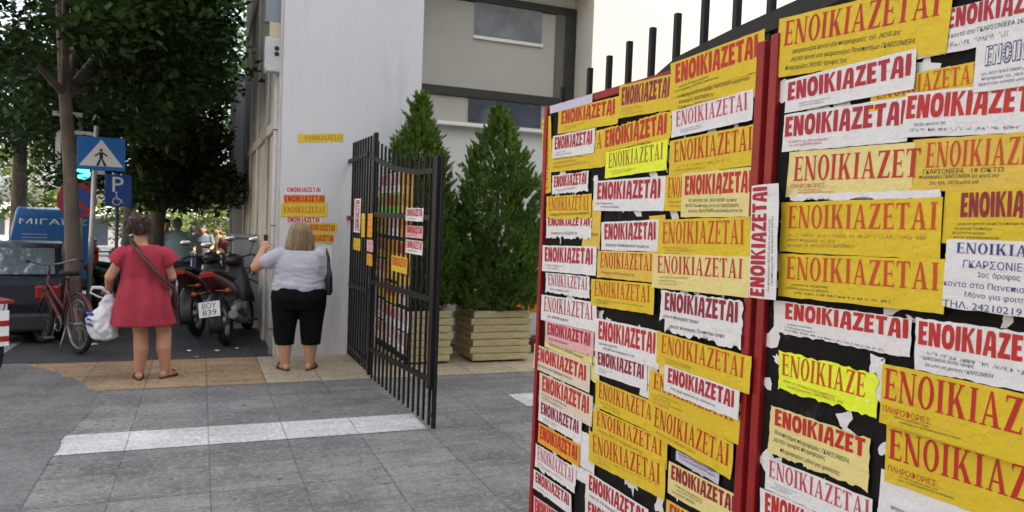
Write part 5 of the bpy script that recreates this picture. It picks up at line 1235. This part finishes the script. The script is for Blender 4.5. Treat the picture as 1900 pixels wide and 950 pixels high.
# her plastic bag
M_plas = mat('white_plastic', (.72, .73, .76), .35, .06, 9, .5, bscale=16); 
wrist = W1.matrix_basis @ Vector((-.41, .14, .86))
bag = thing('plastic_bag', 'white plastic carrier bag with blue print hanging beside the red dress', 'bag', (wrist.x-.05, wrist.y, wrist.z-.43), rotz=face1); bag.scale = (1.25, 1.15, 1.14)
mb = MB(); mb.loft([(-.06, .035, 0, .03, .03), (-.04, .03, 0, .075, .055), (.04, .005, 0, .115, .085), (.12, -.005, 0, .108, .075), (.20, .02, 0, .075, .045), (.27, .04, 0, .05, .026), (.32, .045, 0, .032, .018)], 28)
mb.remesh('sack', M_plas, bag, .007, 2, lambda co: co+Vector((noise.noise(co*11), noise.noise(co*12+Vector((3, 1, 0))), noise.noise(co*9)))*.022+Vector((noise.noise(co*26), noise.noise(co*24), 0))*.010)
for s in (-1, 1):
    mb = MB(); mb.tube([(.03, s*.010, .29), (-.03, s*.018, .31), (-.085, s*.02, .345), (-.07, s*.016, .385), (-.01, s*.01, .385), (.035, s*.01, .35), (.05, s*.012, .30)], .013, 8, flat=.35); mb.build('handle', M_plas, bag)
mb = MB(); 
for (x0, z0, x1, z1) in ((-.10, .06, -.07, .19), (-.065, .09, -.045, .2), (-.04, .13, -.015, .2)):
    pass

for zz_ in (.08, .125, .17): mb.ell((-.080, -.026, zz_), (.030, .042, .012), 0, Matrix.Rotation(.3, 3, 'Y'))
mb.build('print', mat('print_blue', (.05, .09, .40), .4, .2, 14), bag)

# ---- blonde woman facing the pillar
p2 = un(551, 687, z=0); face2 = R(-9)
W2 = thing('person', 'blonde woman in a pale shirt and black cropped trousers reading the notices on the pillar', 'person', (p2.x, p2.y, .005), rotz=face2)
mb = MB(); hM2 = head(mb, Vector((.0, .03, 1.44)), 0, 1.0)
limb(mb, [(0, .0, 1.38), (0, -.01, 1.28), (0, -.02, 1.2)], [.058, .06, .08])
mb.loft([(.70, 0, 0, .20, .14), (.80, 0, -.02, .25, .17), (.90, 0, -.01, .225, .16), (1.0, 0, 0, .205, .15), (1.12, 0, -.01, .21, .135), (1.22, 0, -.015, .20, .10), (1.28, 0, -.015, .11, .07)], 20)
limb(mb, [(-.11, 0, .76), (-.125, .01, .43), (-.125, -.015, .28), (-.115, 0, .08)], [.13, .085, .074, .046]); limb(mb, [(.11, 0, .76), (.12, .01, .43), (.12, -.015, .28), (.12, .02, .08)], [.13, .085, .074, .046])
limb(mb, [(-.195, -.01, 1.215), (-.415, .03, 1.075), (-.355, .10, 1.25)], [.068, .054, .034]); hand(mb, (-.355, .10, 1.25), (.12, .15, .9), (-.1, -.9, .1), 1.05, -1)
limb(mb, [(.195, -.01, 1.215), (.235, .05, .96), (.13, .24, 1.02)], [.068, .054, .034]); hand(mb, (.13, .24, 1.02), (-.5, .6, .3), (.3, .2, .7), .7, -1)
foot(mb, (-.115, 0), .45); foot(mb, (.12, .02), -.35)
mb.remesh('body', M_skin2, W2, .0065, 5); eyes(hM2, W2)
mb = MB()
mb.loft([(.845, 0, -.01, .262, .185), (.90, 0, -.01, .255, .183), (1.0, 0, 0, .232, .172), (1.1, 0, -.01, .232, .158), (1.19, 0, -.015, .225, .128), (1.245, 0, -.015, .18, .10), (1.285, 0, -.012, .105, .078)], 36)
limb(mb, [(-.175, -.012, 1.21), (-.30, .01, 1.135)], [.086, .086]); limb(mb, [(.175, -.012, 1.21), (.235, .03, 1.03)], [.086, .082])
mb.remesh('shirt', M_tee, W2, .009, 4, fold_tex(.013, 4, 30, .85, 1.15))
mb = MB(); mb.loft([(.66, 0, -.01, .245, .17), (.76, 0, -.025, .268, .195), (.83, 0, -.02, .262, .19), (.895, 0, -.01, .24, .175)], 32)
limb(mb, [(-.125, -.005, .72), (-.130, .005, .45), (-.128, -.005, .30)], [.142, .112, .098]); limb(mb, [(.125, -.005, .72), (.126, .005, .45), (.124, -.005, .30)], [.142, .112, .098])
W2.scale = (1.06, 1.03, 1)
tr_ = mb.remesh('trousers', M_blkc, W2, .009, 4, lambda co: Vector((co.x, co.y, max(co.z, .275)))+Vector((noise.noise(co*9), noise.noise(co*8), 0))*.006)
for (ax, ay), ang in (((-.115, 0), .45), ((.12, .02), -.35)):
    mb = MB()
    M = Matrix.Translation((ax, ay, 0)) @ Matrix.Rotation(ang, 4, 'Z')
    sole = [(.045*math.cos(a)*(1.0 if math.sin(a) > 0 else .8), .045+.125*math.sin(a)) for a in [k*math.pi/12 for k in range(24)]]
    n = len(sole); vs = [M @ Vector((x, y, -.004)) for x, y in sole]+[M @ Vector((x, y, .014)) for x, y in sole]; mb.add(vs, [list(range(n-1, -1, -1)), list(range(n, 2*n))]+[(i, (i+1) % n, n+(i+1) % n, n+i) for i in range(n)])
    mb.tube([M @ Vector((.046*math.cos(a), .075, .008+.064*math.sin(a))) for a in [k*math.pi/8 for k in range(9)]], .016, 6, flat=.4)
    mb.build('sandal', M_sand, W2)
hc = hM2 @ Vector((0, -.012, .03)); mb = MB()
mb.ell(hc, (.090, .108, .098)); mb.loft([(-.24, 0, -.055, .095, .03), (-.20, 0, -.055, .115, .05), (-.10, 0, -.045, .112, .075), (.0, 0, -.025, .098, .085), (.05, 0, -.02, .08, .08)], 20, 0, Matrix.Translation(hc))
hb = mb.remesh('hair', M_hbl, W2, .009, 4, lambda co: co+Vector((noise.noise(Vector((co.x*60, co.y*60, co.z*6))), noise.noise(Vector((co.x*55+7, co.y*55, co.z*6))), noise.noise(Vector((co.x*50, co.y*20, 3)))*.8))*.009)
M_hb2 = mat('hair_light_streak', (.36, .27, .17), .5, .3, 40); M_hb3 = mat('hair_dark_streak', (.19, .115, .055), .5, .3, 40)
rgp = random.Random(9); mb = MB()
for i in range(520):
    a = rgp.uniform(math.pi*.92, math.pi*2.08); top = hc+Vector((rgp.uniform(-.02, .02), -.02, .096)); rx, ry = .100+rgp.uniform(0, .010), .112+rgp.uniform(0, .01)
    m1 = hc+Vector((rx*.72*math.cos(a), -.015+ry*.72*math.sin(a), .068)); m2 = hc+Vector((rx*math.cos(a), -.018+ry*math.sin(a), -.005)); w_ = 1.18+rgp.uniform(-.03, .05)
    m3 = hc+Vector((rx*w_*math.cos(a), -.035+.088*math.sin(a), -.10)); m4 = hc+Vector((rx*w_*math.cos(a)+rgp.uniform(-.012, .012), -.045+.072*math.sin(a)-.004, -.20)); m5 = hc+Vector((rx*(w_-.1)*math.cos(a)+rgp.uniform(-.015, .015), -.045+.05*math.sin(a), rgp.uniform(-.285, -.235)))
    mb.tube([top, m1, m2, m3, m4, m5], [.003, .0035, .004, .0042, .0038, .0012], 4, cap=False, mi=rgp.choice((0, 0, 1, 1, 2)))
mb.build('strands', [M_hbl, M_hb2, M_hb3], hb)
hp = W2.matrix_basis @ Vector((-.335, .13, 1.34))
ph = thing('mobile_phone', 'small black phone in the raised left hand of the blonde woman', 'phone', (hp.x, hp.y, hp.z-.03), rotz=face2)
mb = MB(); mb.box((-.022, -.008, 0), (.022, .008, .10)); mb.build('case', M_trim, ph, bevel=.004)
bgp = W2.matrix_basis @ Vector((.285, .02, .80))
bag2 = thing('handbag', 'dark narrow handbag hanging at the right side of the blonde woman', 'bag', (bgp.x, bgp.y, bgp.z), rotz=face2)
mb = MB(); mb.loft([(0, 0, 0, .03, .10), (.03, 0, 0, .042, .125), (.2, 0, 0, .036, .12), (.26, 0, 0, .022, .11)], 18); mb.build('pouch', M_trim, bag2)
for s in (-1, 1):
    mb = MB(); mb.tube([(s*.012, -.08, .25), (s*.006-.01, -.06, .40), (-.035, -.02, .485), (s*.006-.01, .05, .40), (s*.012, .08, .25)], .008, 6); mb.build('handle', M_trim, bag2)

# ---- passers-by
def person(label, loc, rot, h, top, bottom, hairm, skin, shorts=False, step=.12, group='people down the footway', long_hair=False, skirt=False, bulk=1.0, bend=0, armf=.1):
    t = thing('person', label, 'person', loc, rot, group=group); t.scale = (h/1.7,)*3
    mb = MB(); hM_ = head(mb, Vector((0, .04+bend*.18, 1.575-bend*.04)), 0, 1.05, -bend*.6)
    limb(mb, [(0, .01+bend*.16, 1.50-bend*.03), (0, -.01+bend*.1, 1.40)], [.055, .065])
    Mb_ = Matrix.Translation((0, 0, .95)) @ Matrix.Rotation(-bend*.35, 4, 'X') @ Matrix.Translation((0, 0, -.95))
    b_ = bulk
    mb.loft([(.82, 0, 0, .16*b_, .11*b_), (.92, 0, 0, .175*b_, .12*b_), (1.05, 0, 0, .155*b_, .11*b_), (1.25, 0, -.01, .18*b_, .12*b_), (1.38, 0, -.015, .19, .09), (1.45, 0, -.01, .09, .06)], 18, 0, Mb_)
    for s in (-1, 1):
        f = s*step; limb(mb, [(s*.09, 0, .88), (s*.10, f*.6+.02, .48), (s*.10, f*.9-.02, .34), (s*.10, f, .08)], [.09, .062, .058, .04]); foot(mb, (s*.10, f), 0, 1.05)
        sh = Mb_ @ Vector((s*.20, -.015, 1.385)); el_ = sh+Vector((s*.05, -f*.5+.02+armf*.2, -.28)); wr = el_+Vector((-s*.03-s*armf*.35, .10+armf, -.20+armf*.8))
        limb(mb, [sh, el_, wr], [.055, .043, .030]); hand(mb, wr, (wr-el_)+Vector((0, 0, -.02)), (s, .2, 0), .35, s)
    mb.remesh('body', skin, t, .009, 4); eyes(hM_, t, 1.05)
    mb = MB(); mb.loft([(.86, 0, 0, .195*b_, .14*b_), (1.05, 0, 0, .185*b_, .14*b_), (1.25, 0, -.01, .207*b_, .145*b_), (1.38, 0, -.015, .205, .108), (1.44, 0, -.012, .12, .075)], 24, 0, Mb_)
    for s in (-1, 1):
        sh = Mb_ @ Vector((s*.19, -.015, 1.375)); limb(mb, [sh, sh+Vector((s*.05, -s*step*.3+.02, -.18))], [.075, .072])
    mb.remesh('shirt', top, t, .012, 4, fold_tex(.008, 5, 12, .9, 1.3))
    mb = MB()
    if skirt: mb.loft([(.42, 0, 0, .26, .22), (.7, 0, 0, .23, .18), (.9, 0, 0, .19, .135), (.98, 0, 0, .17, .125)], 26)
    else:
        mb.loft([(.78, 0, 0, .185*b_, .135*b_), (.9, 0, 0, .19*b_, .135*b_), (.99, 0, 0, .175*b_, .125*b_)], 24)
        for s in (-1, 1):
            f = s*step
            if shorts: limb(mb, [(s*.09, 0, .84), (s*.10, f*.55+.02, .50)], [.105, .09])
            else: limb(mb, [(s*.09, 0, .84), (s*.10, f*.6+.02, .48), (s*.10, f*.98-.01, .10)], [.105, .08, .068])
    mb.remesh('skirt' if skirt else ('shorts' if shorts else 'trousers'), bottom, t, .012, 4)
    mb = MB(); c = hM_ @ Vector((0, -.014, .032)); mb.ell(c, (.09, .106, .098)); mb.ell(c+Vector((0, -.04, -.045)), (.078, .07, .075))
    if long_hair: mb.loft([(-.24, 0, -.06, .08, .03), (-.1, 0, -.05, .10, .06), (.02, 0, -.03, .09, .08)], 16, 0, Matrix.Translation(c))
    mb.remesh('hair', hairm, t, .011, 2, lambda co: co+Vector((noise.noise(co*40), noise.noise(co*37), noise.noise(co*25)))*.010)
    mb = MB()
    for s in (-1, 1):
        mb = MB(); mb.ell((s*.10, s*step+.045, .026), (.047, .145, .034)); mb.build('shoe', M_trim, t)
    return t
def cl(n, c): return mat(n, c, .85, .12, 8, .2)
pm = Vector((un(327, 556, z=0).x, 15.2, gz(15.2)))
person('grey haired man in a loose pale blue shirt beyond the red dress', (pm.x, pm.y, pm.z), R(6), 1.66, cl('cloth_pale_blue', (.30, .46, .50)), cl('cloth_slate', (.05, .06, .085)), mat('hair_grey', (.16, .155, .15), .6, .3, 40), M_skin, bulk=1.25, bend=.5, armf=.25)
pq = un(300, 552, z=0)
person('dark clothed man just left of the man in the pale blue shirt', (pq.x, 16.6, gz(16.6)), R(185), 1.66, cl('cloth_charcoal', (.03, .032, .035)), cl('cloth_dark', (.022, .024, .03)), M_hdk, M_skin, bulk=1.05, step=.05, armf=.2)
for px, y, rot, h, tc_, bc_, hm, lab, kw in ((376, 21, 170, 1.62, ('cloth_grey', (.10, .11, .125)), ('cloth_black_b', (.012, .012, .014)), M_hdk, 'dark haired woman in a grey top standing in the group under the trees', dict(long_hair=True)),
        (403, 21.6, 150, 1.60, ('cloth_khaki', (.20, .17, .07)), ('cloth_olive', (.10, .095, .06)), M_hbr, 'woman in a khaki top in the group under the trees', dict(long_hair=True, skirt=True)),
        (423, 20.6, 205, 1.55, ('cloth_maroon', (.12, .022, .03)), ('cloth_dark', (.022, .024, .03)), M_hdk, 'person in a maroon top nearest the side wall under the trees', dict()),
        (356, 24, 20, 1.62, ('cloth_beige', (.36, .30, .22)), ('cloth_jeans', (.05, .07, .12)), M_hbr, 'person in a beige top farthest back in the group', dict())):
    g = un(px, 495, y=y)
    person(lab, (g.x, y, gz(y)), R(rot), h, cl(*tc_), cl(*bc_), hm, M_skin, step=.06, **kw)
# ---- scraps on the paving
for k, (px, py, s_) in enumerate(((402, 652, .05), (350, 652, .045), (172, 640, .06), (365, 664, .04), (440, 648, .04))):
    g = un(px, py, z=0); rg = random.Random(k); mb = MB()
    pts = [(s_*rg.uniform(.5, 1)*math.cos(a), s_*rg.uniform(.5, 1)*math.sin(a), rg.uniform(.002, .018)) for a in [q*.785 for q in range(8)]]+[(0, 0, .012)]
    mb.add(pts, [(i, (i+1) % 8, 8) for i in range(8)]); o = mb.build('paper_scrap', M_wht, loc=(g.x, g.y, .004))
    tag(o, 'small white scrap of litter on the dark footway behind the two women', 'litter', 'litter on the footway')
